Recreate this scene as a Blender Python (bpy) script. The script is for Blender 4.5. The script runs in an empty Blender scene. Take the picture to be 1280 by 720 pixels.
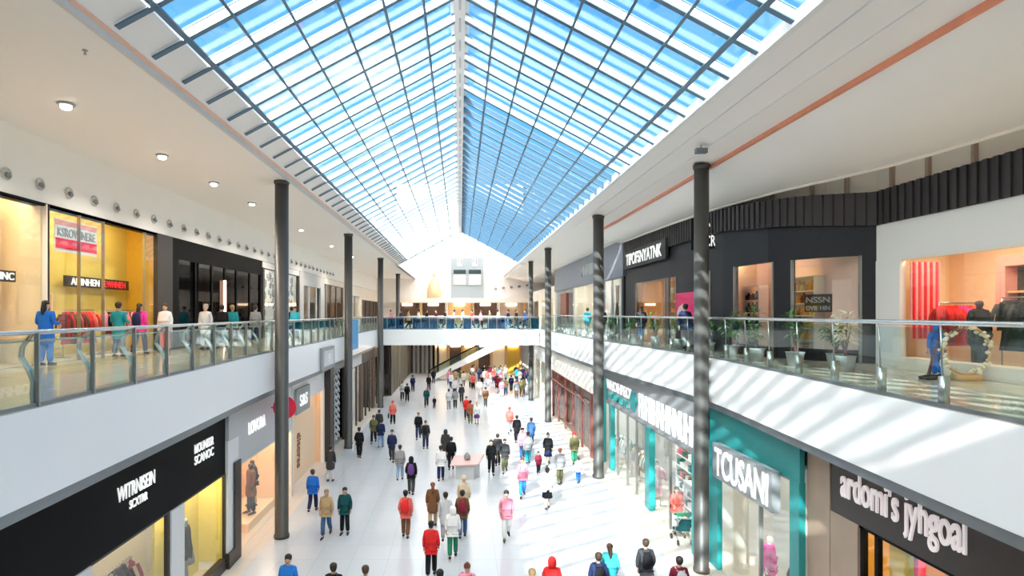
import bpy, bmesh, math, random
from mathutils import Vector, Matrix
R = math.radians
random.seed(7)
scn = bpy.context.scene
COL = scn.collection

# ------------------------------------------------------------------ camera, sky, sun, exposure
EYE = 8.2                      # eye height above the ground floor
FL = 6.8                       # gallery floor level
VX, VY, FPX = 575.0, 392.0, 720.0
cam_d = bpy.data.cameras.new('camera'); cam = bpy.data.objects.new('camera', cam_d); COL.objects.link(cam)
cam.location = (0, 0, EYE); cam.rotation_euler = (R(90), 0, 0)
cam_d.sensor_width = 36; cam_d.lens = FPX/1280*36
cam_d.shift_x = (640-VX)/1280; cam_d.shift_y = (VY-360)/1280
cam_d.clip_start = .05; cam_d.clip_end = 500
scn.camera = cam
scn.view_settings.view_transform = 'Standard'; scn.view_settings.look = 'None'
scn.view_settings.gamma = 1; scn.view_settings.use_curve_mapping = False
scn.view_settings.exposure = 0.35
scn.cycles.use_denoising = True
scn.cycles.max_bounces = 12; scn.cycles.diffuse_bounces = 8; scn.cycles.glossy_bounces = 4
scn.cycles.transparent_max_bounces = 16
scn.cycles.caustics_reflective = True
scn.cycles.sample_clamp_indirect = 6

SUN_DIR = Vector((.56, 1.47, -1)).normalized()
sd = bpy.data.lights.new('sun', 'SUN'); so = bpy.data.objects.new('sun', sd); COL.objects.link(so)
sd.energy = 11.5; sd.angle = R(.7); sd.color = (1, .96, .90)
so.rotation_euler = SUN_DIR.to_track_quat('-Z', 'Y').to_euler()

w = bpy.data.worlds.new('sky'); scn.world = w; w.use_nodes = True
nt = w.node_tree; nt.nodes.clear()
def N(t, **k):
    n = nt.nodes.new(t)
    for a, b in k.items(): setattr(n, a, b)
    return n
def L(a, b): nt.links.new(a, b)
out = N('ShaderNodeOutputWorld'); bg = N('ShaderNodeBackground'); L(bg.outputs[0], out.inputs[0])
tc = N('ShaderNodeTexCoord'); sep = N('ShaderNodeSeparateXYZ'); L(tc.outputs['Generated'], sep.inputs[0])
rz = N('ShaderNodeValToRGB'); L(sep.outputs['Z'], rz.inputs[0])
rz.color_ramp.elements[0].position = 0.0; rz.color_ramp.elements[0].color = (.62, .74, .84, 1)
rz.color_ramp.elements[1].position = .62; rz.color_ramp.elements[1].color = (.07, .31, .70, 1)
e = rz.color_ramp.elements.new(.28); e.color = (.15, .46, .82, 1)
ns = N('ShaderNodeTexNoise'); ns.inputs['Scale'].default_value = 3.2; ns.inputs['Detail'].default_value = 7; ns.inputs['Roughness'].default_value = .6
mp = N('ShaderNodeMapping'); mp.inputs['Scale'].default_value = (1, 1, 2.2); L(tc.outputs['Generated'], mp.inputs[0]); L(mp.outputs[0], ns.inputs['Vector'])
# thin white haze towards the sunless left of the sky, clear deep blue to the right
hz = N('ShaderNodeMath', operation='MULTIPLY_ADD'); L(sep.outputs['X'], hz.inputs[0]); hz.inputs[1].default_value = -.42; hz.inputs[2].default_value = -.02
hz2 = N('ShaderNodeMath', operation='ADD'); L(hz.outputs[0], hz2.inputs[0]); L(ns.outputs['Fac'], hz2.inputs[1])
hy = N('ShaderNodeMath', operation='MULTIPLY_ADD'); L(sep.outputs['Y'], hy.inputs[0]); hy.inputs[1].default_value = .30; L(hz2.outputs[0], hy.inputs[2])
hr = N('ShaderNodeValToRGB'); L(hy.outputs[0], hr.inputs[0])
hr.color_ramp.elements[0].position = .86; hr.color_ramp.elements[0].color = (0, 0, 0, 1)
hr.color_ramp.elements[1].position = 1.0; hr.color_ramp.elements[1].color = (1, 1, 1, 1)
mx = N('ShaderNodeMix', data_type='RGBA'); L(hr.outputs[0], mx.inputs[0]); L(rz.outputs[0], mx.inputs[6]); mx.inputs[7].default_value = (.82, .84, .86, 1)
dt = N('ShaderNodeVectorMath', operation='DOT_PRODUCT'); L(tc.outputs['Generated'], dt.inputs[0]); dt.inputs[1].default_value = tuple(-SUN_DIR)
hl = N('ShaderNodeMapRange'); hl.interpolation_type = 'SMOOTHSTEP'; L(dt.outputs['Value'], hl.inputs[0]); hl.inputs[1].default_value = .05; hl.inputs[2].default_value = .95
ad = N('ShaderNodeMix', data_type='RGBA'); L(hl.outputs[0], ad.inputs[0]); L(mx.outputs[2], ad.inputs[6]); ad.inputs[7].default_value = (5.3, 4.7, 4.1, 1)
L(ad.outputs[2], bg.inputs['Color']); bg.inputs['Strength'].default_value = 1.15

# ------------------------------------------------------------------ materials
MATS = {}
def mat(name, col, rough=.6, metal=0, emit=0, var=0, scale=6, bump=0, coat=0, spec=.5):
    if name in MATS: return MATS[name]
    m = bpy.data.materials.new(name); m.use_nodes = True; t = m.node_tree
    b = t.nodes['Principled BSDF']; c = tuple(col)+(1,)
    b.inputs['Base Color'].default_value = c
    b.inputs['Roughness'].default_value = rough; b.inputs['Metallic'].default_value = metal
    b.inputs['Specular IOR Level'].default_value = spec
    if coat: b.inputs['Coat Weight'].default_value = coat; b.inputs['Coat Roughness'].default_value = .1
    if emit:
        b.inputs['Emission Color'].default_value = c; b.inputs['Emission Strength'].default_value = emit
    g = t.nodes.new('ShaderNodeNewGeometry') if (var or bump) else None
    if var:
        n = t.nodes.new('ShaderNodeTexNoise'); n.inputs['Scale'].default_value = scale; n.inputs['Detail'].default_value = 4
        t.links.new(g.outputs['Position'], n.inputs['Vector'])
        h = t.nodes.new('ShaderNodeMix'); h.data_type = 'RGBA'
        h.inputs[6].default_value = tuple(max(0, x*(1-var)) for x in col)+(1,); h.inputs[7].default_value = tuple(min(1, x*(1+var)) for x in col)+(1,)
        t.links.new(n.outputs['Fac'], h.inputs[0]); t.links.new(h.outputs[2], b.inputs['Base Color'])
    if bump:
        n2 = t.nodes.new('ShaderNodeTexNoise'); n2.inputs['Scale'].default_value = scale*8
        t.links.new(g.outputs['Position'], n2.inputs['Vector'])
        bp = t.nodes.new('ShaderNodeBump'); bp.inputs['Strength'].default_value = bump; bp.inputs['Distance'].default_value = .02
        t.links.new(n2.outputs['Fac'], bp.inputs['Height']); t.links.new(bp.outputs[0], b.inputs['Normal'])
    MATS[name] = m; return m
def glass(name, tint, gl=.08, rough=.02, gcol=(1, 1, 1), kf=.3):
    m = bpy.data.materials.new(name); m.use_nodes = True; t = m.node_tree; t.nodes.clear()
    o = t.nodes.new('ShaderNodeOutputMaterial'); mix = t.nodes.new('ShaderNodeMixShader')
    tr = t.nodes.new('ShaderNodeBsdfTransparent'); tr.inputs[0].default_value = tuple(tint)+(1,)
    gs = t.nodes.new('ShaderNodeBsdfGlossy'); gs.inputs['Roughness'].default_value = rough; gs.inputs[0].default_value = tuple(gcol)+(1,)
    lw = t.nodes.new('ShaderNodeLayerWeight'); lw.inputs[0].default_value = .25
    mu = t.nodes.new('ShaderNodeMath'); mu.operation = 'MULTIPLY_ADD'; mu.inputs[1].default_value = kf; mu.inputs[2].default_value = gl
    mu.use_clamp = True
    t.links.new(lw.outputs['Facing'], mu.inputs[0]); t.links.new(mu.outputs[0], mix.inputs[0])
    t.links.new(tr.outputs[0], mix.inputs[1]); t.links.new(gs.outputs[0], mix.inputs[2]); t.links.new(mix.outputs[0], o.inputs[0])
    MATS[name] = m; return m
def tiles(name, c1, c2, sx, sy, rough, mortar=.006, axis='XY'):
    m = bpy.data.materials.new(name); m.use_nodes = True; t = m.node_tree; b = t.nodes['Principled BSDF']
    g = t.nodes.new('ShaderNodeNewGeometry')
    br = t.nodes.new('ShaderNodeTexBrick'); br.offset = 0
    br.inputs['Color1'].default_value = tuple(c1)+(1,); br.inputs['Color2'].default_value = tuple(c2)+(1,)
    br.inputs['Mortar'].default_value = tuple(x*.8 for x in c1)+(1,); br.inputs['Scale'].default_value = 1
    br.inputs['Mortar Size'].default_value = mortar; br.inputs['Brick Width'].default_value = sx; br.inputs['Row Height'].default_value = sy
    t.links.new(g.outputs['Position'], br.inputs['Vector']); t.links.new(br.outputs['Color'], b.inputs['Base Color'])
    b.inputs['Roughness'].default_value = rough
    n = t.nodes.new('ShaderNodeTexNoise'); n.inputs['Scale'].default_value = 1.3; t.links.new(g.outputs['Position'], n.inputs['Vector'])
    mr = t.nodes.new('ShaderNodeMapRange'); mr.inputs[3].default_value = rough*.85; mr.inputs[4].default_value = rough*1.25
    t.links.new(n.outputs['Fac'], mr.inputs[0]); t.links.new(mr.outputs[0], b.inputs['Roughness'])
    MATS[name] = m; return m

M_white = mat('white plaster', (.92, .91, .88), .55, var=.03, scale=.8)
M_ceil = mat('matt ceiling paint', (.85, .82, .78), .7, var=.02, scale=.5)
M_soff = mat('soffit paint', (.88, .85, .82), .5, var=.02, scale=.5)
M_cream = mat('cream plaster', (.88, .82, .74), .6, var=.03, scale=.7)
M_fascia = mat('white fascia panel', (.90, .91, .92), .28, var=.02, scale=.6)
M_band = mat('grey steel band', (.22, .25, .27), .35, .6, var=.1)
M_col = mat('dark bronze paint', (.070, .066, .060), .42, var=.12, scale=2)
M_steel = mat('brushed steel', (.42, .43, .42), .3, .9, var=.1)
M_rail = mat('handrail steel', (.60, .61, .60), .25, .9)
M_black = mat('black sign panel', (.004, .004, .004), .6, spec=.15)
M_char = mat('charcoal cladding', (.024, .024, .030), .55, var=.2, scale=1, spec=.3)
M_flute = mat('dark ribbed metal', (.050, .043, .044), .5, .1, spec=.3)
M_copper = mat('copper strip', (.85, .33, .20), .4, .3, var=.15, scale=4)
M_letter = mat('white letters', (.92, .92, .90), .4, emit=.5)
M_raft = mat('white rafter paint', (.92, .92, .92), .4)
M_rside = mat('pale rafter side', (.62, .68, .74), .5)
M_rshade = mat('blue shaded rafter side', (.012, .075, .15), .4)  # bluish shade of the far right roof put into the rafter colour
M_mull = mat('slate glazing bar', (.10, .17, .23), .4, .3)
M_floor = tiles('polished floor tile', (.59, .61, .65), (.61, .63, .67), 1.2, 1.2, .2, .008)
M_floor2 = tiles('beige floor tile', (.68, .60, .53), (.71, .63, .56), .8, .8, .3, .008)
M_gal = tiles('gallery floor tile', (.66, .60, .50), (.70, .64, .54), .9, .9, .10, .01)
M_roofglass = glass('roof glass', (.88, .96, 1.0), .03, kf=.15)
M_glass = glass('shop glass', (.96, .98, .97), .03, kf=.15)
M_bal = glass('balustrade glass', (.86, .93, .91), .025, kf=.12)
M_blueg = glass('blue balustrade glass', (.05, .42, .68), .12)
M_tealg = glass('teal balustrade glass', (.12, .50, .55), .12)
M_darkg = glass('smoked glass', (.22, .22, .24), .03, kf=.08)
M_lamp = mat('warm lamp', (1, .80, .55), emit=9)
M_lampw = mat('white lamp', (1, .93, .84), emit=7)
M_teal = mat('teal paint', (.02, .30, .30), .35, var=.15, scale=2)
M_tan = mat('tan stone', (.45, .34, .26), .55, var=.15, scale=2)
M_brown = mat('dark brown timber', (.09, .045, .025), .5, var=.2, scale=3)
M_redbr = mat('red brown steel', (.22, .06, .045), .45, var=.15)
M_orange = mat('orange timber', (.80, .30, .07), .5, var=.12)
M_peach = mat('peach wall', (.95, .70, .48), .6, var=.03)
M_yellow = mat('yellow wall', (.80, .66, .16), .6, var=.06)
M_gold = mat('golden ochre wall', (.75, .47, .05), .5, var=.08)
M_amber = mat('amber cream wall', (.92, .74, .48), .6, var=.05)
M_pink = mat('salmon pink panel', (.90, .38, .34), .5, var=.05)
M_pinkb = mat('blush wall', (.95, .66, .58), .5, var=.04)
M_red = mat('red panel', (.85, .02, .07), .4)
M_magenta = mat('magenta panel', (.75, .0, .14), .4)
M_timber = mat('honey timber', (.72, .45, .20), .5, var=.1)
M_wht = mat('white paint', (.85, .85, .84), .4)
M_grey = mat('mid grey panel', (.30, .31, .32), .5, var=.05)
M_lgrey = mat('light grey panel', (.60, .61, .62), .5, var=.04)
M_slate = mat('slate blue grey panel', (.20, .23, .29), .5, var=.06)
M_dkbrown = mat('espresso panel', (.045, .035, .030), .4, var=.1)
M_skin = mat('skin', (.62, .38, .27), .55)
M_green = mat('leaf green', (.10, .26, .07), .6, var=.4, scale=10)
M_soil = mat('soil', (.06, .04, .03), .9)
M_bark = mat('dark red bark', (.16, .05, .05), .8)
M_blossom = mat('cream blossom', (.90, .82, .68), .6)
M_carpetg = mat('escalator steel', (.50, .55, .56), .35, .5)
M_eye = mat('dark eye', (.02, .015, .01), .3)
M_blueban = mat('blue banner', (.02, .28, .58), .5)
CLOTH = dict(blue=(.02, .16, .62), royal=(.03, .22, .70), navy=(.02, .03, .09), black=(.012, .012, .015), charcoal=(.05, .05, .055), grey=(.30, .30, .31),
    palegrey=(.60, .60, .62), white=(.85, .85, .85), red=(.75, .03, .03), coral=(.80, .16, .13), maroon=(.22, .02, .04), pink=(.80, .30, .40),
    hotpink=(.85, .05, .35), tan=(.50, .36, .20), beige=(.68, .55, .40), brown=(.20, .09, .04), teal=(.02, .28, .32), darkteal=(.01, .08, .09),
    green=(.03, .22, .12), denim=(.05, .12, .26), paledenim=(.25, .36, .52), turquoise=(.05, .48, .60), purple=(.14, .06, .24), olive=(.15, .14, .06), cream=(.80, .74, .62),
    rust=(.45, .14, .06), yellow=(.75, .58, .10), orange=(.80, .28, .05))
HAIR = dict(black=(.012, .01, .01), brown=(.07, .035, .018), dark=(.03, .018, .012), blond=(.40, .26, .11), grey=(.35, .34, .33), auburn=(.20, .06, .025))
def cloth(c): return mat('fabric '+c, CLOTH[c], .8, var=.12, scale=14, spec=.2)
def hairm(c): return mat('hair '+c, HAIR[c], .6)

# ------------------------------------------------------------------ mesh helpers
def _ord():
    a = 'first second third fourth fifth sixth seventh eighth ninth tenth eleventh twelfth thirteenth fourteenth fifteenth sixteenth seventeenth eighteenth nineteenth'.split()
    r_ = list(a)
    for t_, w_ in (('twentieth', 'twenty'), ('thirtieth', 'thirty'), ('fortieth', 'forty')):
        r_.append(t_); r_ += [w_+'-'+x for x in a[:9]]
    return r_
ORD = _ord()
class MB:
    def __init__(s): s.v = []; s.f = []; s.m = []; s.mi = 0
    def box(s, x0, x1, y0, y1, z0, z1):
        n = len(s.v); s.v += [(x, y, z) for z in (z0, z1) for y in (y0, y1) for x in (x0, x1)]
        for q in ((0, 2, 3, 1), (4, 5, 7, 6), (0, 1, 5, 4), (2, 6, 7, 3), (0, 4, 6, 2), (1, 3, 7, 5)):
            s.f.append(tuple(n+i for i in q)); s.m.append(s.mi)
        return s
    def hexa(s, b, t):                      # bottom 4 pts, top 4 pts
        n = len(s.v); s.v += list(b)+list(t)
        for q in ((3, 2, 1, 0), (4, 5, 6, 7), (0, 1, 5, 4), (1, 2, 6, 5), (2, 3, 7, 6), (3, 0, 4, 7)):
            s.f.append(tuple(n+i for i in q)); s.m.append(s.mi)
        return s
    def prism(s, pts, z0, z1):
        n = len(s.v); k = len(pts)
        s.v += [(p[0], p[1], z0) for p in pts]+[(p[0], p[1], z1) for p in pts]
        s.f.append(tuple(n+i for i in reversed(range(k)))); s.f.append(tuple(n+k+i for i in range(k))); s.m += [s.mi]*2
        for i in range(k):
            j = (i+1) % k; s.f.append((n+i, n+j, n+k+j, n+k+i)); s.m.append(s.mi)
        return s
    def bar(s, p, q, w_, h_, up=(0, 0, 1)):   # rectangular bar p->q
        p, q = Vector(p), Vector(q); d = (q-p).normalized(); u = Vector(up)
        sd_ = d.cross(u)
        if sd_.length < 1e-4: sd_ = d.cross(Vector((0, 1, 0)))
        sd_.normalize(); u = sd_.cross(d).normalized()
        o = [(-w_/2, -h_/2), (w_/2, -h_/2), (w_/2, h_/2), (-w_/2, h_/2)]
        return s.hexa([tuple(p+sd_*a+u*b) for a, b in o], [tuple(q+sd_*a+u*b) for a, b in o])
    def tube(s, pts, rad, n=8, caps=True, flat=1):
        pts = [Vector(p) for p in pts]; rs = rad if isinstance(rad, (list, tuple)) else [rad]*len(pts)
        b = len(s.v); prev = None
        for i, p in enumerate(pts):
            d = (pts[min(i+1, len(pts)-1)]-pts[max(i-1, 0)]).normalized()
            u = prev if prev is not None else (Vector((0, 0, 1)) if abs(d.z) < .9 else Vector((1, 0, 0)))
            a = d.cross(u).normalized(); c = a.cross(d).normalized(); prev = c
            for k in range(n):
                t = 2*math.pi*k/n; s.v.append(tuple(p+(a*math.cos(t)+c*math.sin(t)*flat)*rs[i]))
        for i in range(len(pts)-1):
            for k in range(n):
                s.f.append((b+i*n+k, b+i*n+(k+1) % n, b+(i+1)*n+(k+1) % n, b+(i+1)*n+k)); s.m.append(s.mi)
        if caps:
            s.f.append(tuple(b+k for k in reversed(range(n)))); s.f.append(tuple(b+(len(pts)-1)*n+k for k in range(n))); s.m += [s.mi]*2
        return s
    def lathe(s, prof, n=16, c=(0, 0, 0)):     # prof: (r,z)
        b = len(s.v)
        for r_, z in prof:
            for k in range(n):
                t = 2*math.pi*k/n; s.v.append((c[0]+r_*math.cos(t), c[1]+r_*math.sin(t), c[2]+z))
        for i in range(len(prof)-1):
            for k in range(n):
                s.f.append((b+i*n+k, b+i*n+(k+1) % n, b+(i+1)*n+(k+1) % n, b+(i+1)*n+k)); s.m.append(s.mi)
        s.f.append(tuple(b+k for k in reversed(range(n)))); s.f.append(tuple(b+(len(prof)-1)*n+k for k in range(n))); s.m += [s.mi]*2
        return s
    def mesh(s, name, mats, smooth=False, bevel=0):
        me = bpy.data.meshes.new(name); me.from_pydata(s.v, [], s.f)
        for x in (mats if isinstance(mats, (list, tuple)) else [mats]): me.materials.append(x)
        me.polygons.foreach_set('material_index', s.m)
        if smooth: me.polygons.foreach_set('use_smooth', [True]*len(me.polygons))
        me.update(); return me
    def build(s, name, mats, parent=None, smooth=False, loc=None):
        return link(name, s.mesh(name, mats, smooth), parent, loc)
def link(name, me, parent=None, loc=None, rz=0):
    o = bpy.data.objects.new(name, me); COL.objects.link(o)
    if parent is not None: o.parent = parent
    if loc is not None: o.location = loc
    if rz: o.rotation_euler = (0, 0, rz)
    return o
def B(x0, x1, y0, y1, z0, z1): return MB().box(x0, x1, y0, y1, z0, z1)
def thing(name, label, cat, loc=(0, 0, 0), rz=0, group=None):
    o = bpy.data.objects.new(name, None); COL.objects.link(o); o.empty_display_size = .2
    o.location = loc; o.rotation_euler = (0, 0, rz); o['label'] = label; o['category'] = cat
    if group: o['group'] = group
    return o
def tag(o, label, cat, group=None):
    o['label'] = label; o['category'] = cat
    if group: o['group'] = group
    return o
def struct(o): o['kind'] = 'structure'; return o
def text(s, size_w, size_h, material, parent, loc, rx=R(90), name='lettering', ext=.03, sp=1):
    cu = bpy.data.curves.new(name, 'FONT'); cu.body = s; cu.extrude = ext; cu.align_x = 'CENTER'; cu.align_y = 'CENTER'; cu.space_line = .85; cu.space_character = sp
    cu.offset = .012
    t = bpy.data.objects.new(name, cu); COL.objects.link(t)
    dg = bpy.context.evaluated_depsgraph_get(); dg.update()
    me = bpy.data.meshes.new_from_object(t.evaluated_get(dg)); bpy.data.objects.remove(t)
    xs = [v.co.x for v in me.vertices]; ys = [v.co.y for v in me.vertices]
    cx, cy = (min(xs)+max(xs))/2, (min(ys)+max(ys))/2; kx = size_w/(max(xs)-min(xs)); ky = size_h/(max(ys)-min(ys))
    for v in me.vertices: v.co = ((v.co.x-cx)*kx, (v.co.y-cy)*ky, v.co.z)
    me.materials.clear(); me.materials.append(material)
    o = link(name, me, parent, loc); o.rotation_euler = (rx, 0, 0); return o
def interp(pts, y):                       # pts: list of (X,Y) sorted by Y
    if y <= pts[0][1]: return pts[0][0]
    for (a, b), (c, d) in zip(pts, pts[1:]):
        if y <= d: return a+(c-a)*(y-b)/(d-b)
    return pts[-1][0]
def smoothpath(pts, y0, y1, step): 
    n = max(1, round((y1-y0)/step)); r = []
    for i in range(n+1):
        y = y0+(y1-y0)*i/n
        x = sum(interp(pts, y+d) for d in (-1.6, -.8, 0, .8, 1.6))/5
        r.append((x, y))
    return r

# ------------------------------------------------------------------ the shell
Y0, YE, YH = -5.0, 57.0, 80.0
EL = [(-6.25, -5), (-6.3, 8), (-6.6, 15), (-6.85, 19), (-6.9, 24), (-6.85, 28), (-7.1, 34), (-7.25, 45), (-7.3, 57)]
ER = [(7.0, -5), (7.0, 7), (7.6, 14), (8.0, 18.3), (7.75, 23), (7.3, 28.8), (7.1, 36), (7.05, 57)]
struct(B(-17, 17, Y0-.3, YH+.5, -.3, 0).build('floor', M_floor))
glow_strip = MB(); glow_strip.prism([(-6.9, 5), (-7.7, 5), (-7.7, 50), (-6.9, 50)][::-1], .0, .006)
struct(glow_strip.build('floor.001', M_floor2))  # added left strip: peach shop glow on the floor put into beige
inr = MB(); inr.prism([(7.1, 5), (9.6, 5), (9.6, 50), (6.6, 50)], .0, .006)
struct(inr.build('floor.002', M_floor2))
for side, E in (('left', EL), ('right', ER)):
    s = -1 if side == 'left' else 1
    p = smoothpath(E, Y0, YH, 1.0)
    out_ = [(s*17, YH), (s*17, Y0)]
    poly = p+out_
    if s > 0: poly = poly[::-1]
    poly = poly[::-1] if s < 0 else poly
    o = MB().prism([q for q in (poly if s < 0 else poly)], FL-1.4, FL-.02).build('trim_gallery_'+side, M_fascia)
    struct(o)
    inn = [(x+s*.05, y) for x, y in p]+out_
    inn = inn[::-1]
    struct(MB().prism(inn, FL-1.6, FL-1.4).build('trim_band_'+side, M_band))
    struct(MB().prism(inn, FL-.02, FL).build('floor_gallery_'+side, M_gal))
    struct(B(*sorted((s*17, s*17.3)), Y0, YH, 0, 13.3).build('wall_'+side, M_white))
# back wall with a gable behind the viewer
RX, RZE, RZR = 6.2, EYE+4.93, EYE+8.27     # eave half width and heights
bw = MB(); bw.hexa([(-17, Y0-.3, 0), (17, Y0-.3, 0), (17, Y0, 0), (-17, Y0, 0)], [(-17, Y0-.3, RZE), (17, Y0-.3, RZE), (17, Y0, RZE), (-17, Y0, RZE)])
n = len(bw.v); bw.v += [(-RX, Y0-.3, RZE), (RX, Y0-.3, RZE), (0, Y0-.3, RZR), (-RX, Y0, RZE), (RX, Y0, RZE), (0, Y0, RZR)]
for q in ((0, 1, 2), (3, 5, 4), (0, 3, 4, 1), (1, 4, 5, 2), (2, 5, 3, 0)): bw.f.append(tuple(n+i for i in q)); bw.m.append(0)
struct(bw.build('wall_back', M_white))
# left ceiling, flat
struct(B(-17, -6.25, Y0, YH, EYE+4.85, EYE+5.1).build('ceiling', M_ceil))
struct(MB().box(-6.25, -6.15, Y0, YH, EYE+4.80, EYE+5.0).build('trim_1', M_lgrey))
c_ = MB(); c_.hexa([(-6.15, Y0, EYE+4.90), (-6.08, Y0, EYE+4.94), (-6.08, YE, EYE+4.94), (-6.15, YE, EYE+4.90)], [(-6.15, Y0, EYE+4.96), (-6.08, Y0, EYE+5.0), (-6.08, YE, EYE+5.0), (-6.15, YE, EYE+4.96)])
struct(c_.build('trim_2', mat('pale copper strip', (.85, .52, .38), .5)))
sl = (RZR-RZE)/RX
def rz_(x): return RZR-abs(x)*sl          # roof plane height
c_ = MB(); c_.hexa([(-6.1, Y0, rz_(6.1)-.03), (-5.42, Y0, rz_(5.42)-.03), (-5.42, YE, rz_(5.42)-.03), (-6.1, YE, rz_(6.1)-.03)], [(-6.1, Y0, rz_(6.1)+.03), (-5.42, Y0, rz_(5.42)+.03), (-5.42, YE, rz_(5.42)+.03), (-6.1, YE, rz_(6.1)+.03)])
struct(c_.build('trim_3', M_soff))

# glass roof: an empty with glass, rafters and purlins under it
def roof(side):
    s = -1 if side == 'left' else 1
    root = bpy.data.objects.new('window_roof_'+side, None); COL.objects.link(root); root['kind'] = 'structure'
    xe = 6.0 if s < 0 else 5.9
    g = MB(); a, b = (s*.12, rz_(.12)+.16), (s*(5.4 if s < 0 else xe), rz_(5.4 if s < 0 else xe)+.16)
    q = [(a[0], Y0, a[1]), (b[0], Y0, b[1]), (b[0], YE, b[1]), (a[0], YE, a[1])]
    g.hexa(q, [(x, y, z+.02) for x, y, z in q]); g.build('glass', M_roofglass, root)
    mr = MB(); ang = math.atan(sl); 
    p, q = (s*.1, 0, rz_(.1)), (s*xe, 0, rz_(xe))
    d = (Vector(q)-Vector(p)).normalized(); nrm = Vector((0, 1, 0)).cross(d); nrm = nrm if nrm.z > 0 else -nrm
    def slab(w_, h0, h1, mi):
        mr.mi = mi; P, Q = Vector(p), Vector(q)
        mr.hexa([tuple(P+nrm*h0+Vector((0, -w_/2, 0))), tuple(Q+nrm*h0+Vector((0, -w_/2, 0))), tuple(Q+nrm*h0+Vector((0, w_/2, 0))), tuple(P+nrm*h0+Vector((0, w_/2, 0)))],
                [tuple(P+nrm*h1+Vector((0, -w_/2, 0))), tuple(Q+nrm*h1+Vector((0, -w_/2, 0))), tuple(Q+nrm*h1+Vector((0, w_/2, 0))), tuple(P+nrm*h1+Vector((0, w_/2, 0)))])
    slab(.13, -.095, -.07, 2); slab(.11, -.07, .085, 1); slab(.15, .085, .115, 2)
    me = mr.mesh('rafter', [M_raft, M_raft, M_mull]); me2 = me.copy(); me2.materials[1] = M_rshade if s > 0 else M_rside
    y = Y0+.6
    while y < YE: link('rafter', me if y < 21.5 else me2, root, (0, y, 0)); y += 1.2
    for i, t in enumerate((.95, 1.82, 2.69, 3.56, 4.43, 5.3)):
        x = RX-t; w_ = .11 if i == 0 else .06
        pm = MB(); pm.bar((s*x, Y0, rz_(x)-.15), (s*x, YE, rz_(x)-.15), w_, .08, up=nrm); pm.build('purlin', M_mull, root)
    return root
roof('left'); roof('right')
rg = MB(); rg.box(-.14, .14, Y0, YE, RZR-.22, RZR-.02); rg.mi = 1
y = Y0+.3
while y < YE: rg.box(-.03, .03, y, y+.7, RZR-.26, RZR-.22); y += 1.2
struct(rg.build('trim_4', [M_raft, M_lgrey]))
rc = MB(); rc.box(-.25, .25, Y0, YE, RZR+.02, RZR+.12); struct(rc.build('trim_5', M_lgrey))
# end gable frame
gb = MB(); 
for s in (-1, 1): gb.bar((0, YE, RZR-.05), (s*6.3, YE, RZE-.05), .3, .35)
gb.mi = 0; struct(gb.build('trim_6', M_raft))

# right soffit: near part bulges in two tiers, far part is plain
WR = [(11.7, -5), (11.7, 16.1), (10.6, 17.0), (9.9, 18.5), (9.6, 21), (9.5, 26), (9.5, 33), (9.5, 57)]
LE = [(11.2, -5), (11.1, 8), (10.95, 12), (10.6, 15), (9.9, 18), (9.4, 22), (9.25, 26), (9.2, 33)]     # lower edge of the bulge
def loft(rows, name, material, thick=None, smooth=True):
    m = MB(); k = len(rows[0])
    for r_ in rows: m.v += r_
    for i in range(len(rows)-1):
        for j in range(k-1): m.f.append((i*k+j, i*k+j+1, (i+1)*k+j+1, (i+1)*k+j)); m.m.append(0)
    o = m.build(name, material, smooth=smooth)
    return o
rows = []
def zle(y): return EYE+interp([(3.60, 5), (3.68, 14), (3.82, 18), (3.9, 22), (4.05, 33)], y)
ys = [Y0+i*.76 for i in range(51)]
def ccop(y): return 7.95 if y < 28 else 7.95-(y-28)*.02
rows = [[(5.85, y, EYE+5.12), (6.3, y, EYE+5.03), (7.1, y, EYE+4.86), (ccop(y), y, EYE+4.70)] for y in ys]
struct(loft(rows, 'ceiling_soffit_right', M_soff))
rows = []
for y in ys:
    x1 = interp(LE, y); z1 = zle(y); x0, z0 = ccop(y), EYE+4.66; r_ = []
    for t in (0, .12, .3, .5, .7, .85, 1.0):
        r_.append((x0+(x1-x0)*t, y, z0+(z1-z0)*t-.20*math.sin(math.pi*min(1, t*1.05))))
    r_.append((x1+.05, y, z1+.03)); r_.append((x1+.7, y, z1+.28))
    r_.append((17, y, z1+.35)); rows.append(r_)
struct(loft(rows, 'ceiling_bulkhead_right', M_soff))
rows = [[(ccop(y)-.05, y, EYE+4.73), (ccop(y)-.05, y, EYE+4.60), (ccop(y)+.05, y, EYE+4.60), (ccop(y)+.12, y, EYE+4.66)] for y in ys]
struct(loft(rows, 'trim_7', M_copper, smooth=False))
lip = MB(); lip.tube([(interp(LE, y), y, zle(y)) for y in ys], .06, 6); struct(lip.build('trim_8', M_cream, smooth=True))
# end cap of the bulge
e_ = MB(); y = 33; x1 = interp(LE, y); e_.prism([(ccop(y)-.05, y), (17, y), (17, y+.1), (ccop(y)-.05, y+.1)], EYE+3.95, EYE+4.73)
ys2 = [33+i for i in range(48)]
rows = [[(5.85, y, EYE+5.12), (7.3, y, EYE+4.9), (8.6, y, EYE+4.5), (9.4, y, EYE+4.25), (17, y, EYE+4.25)] for y in ys2]
struct(loft(rows, 'ceiling_far_right', M_soff))
struct(MB().prism([(x, y) for x, y in [(9.2, 33.1), (9.2, 33), (17, 33), (17, 33.1)]][::-1], zle(33), EYE+4.3).build('trim_9', M_soff))
struct(B(5.78, 5.92, Y0, YE, EYE+4.98, EYE+5.22).build('trim_10', M_wht))
lightbar = MB(); lightbar.tube([(8.9, y, EYE+4.33) for y in ys2[:-1]], .05, 6); struct(lightbar.build('trim_11', M_soff))

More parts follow.
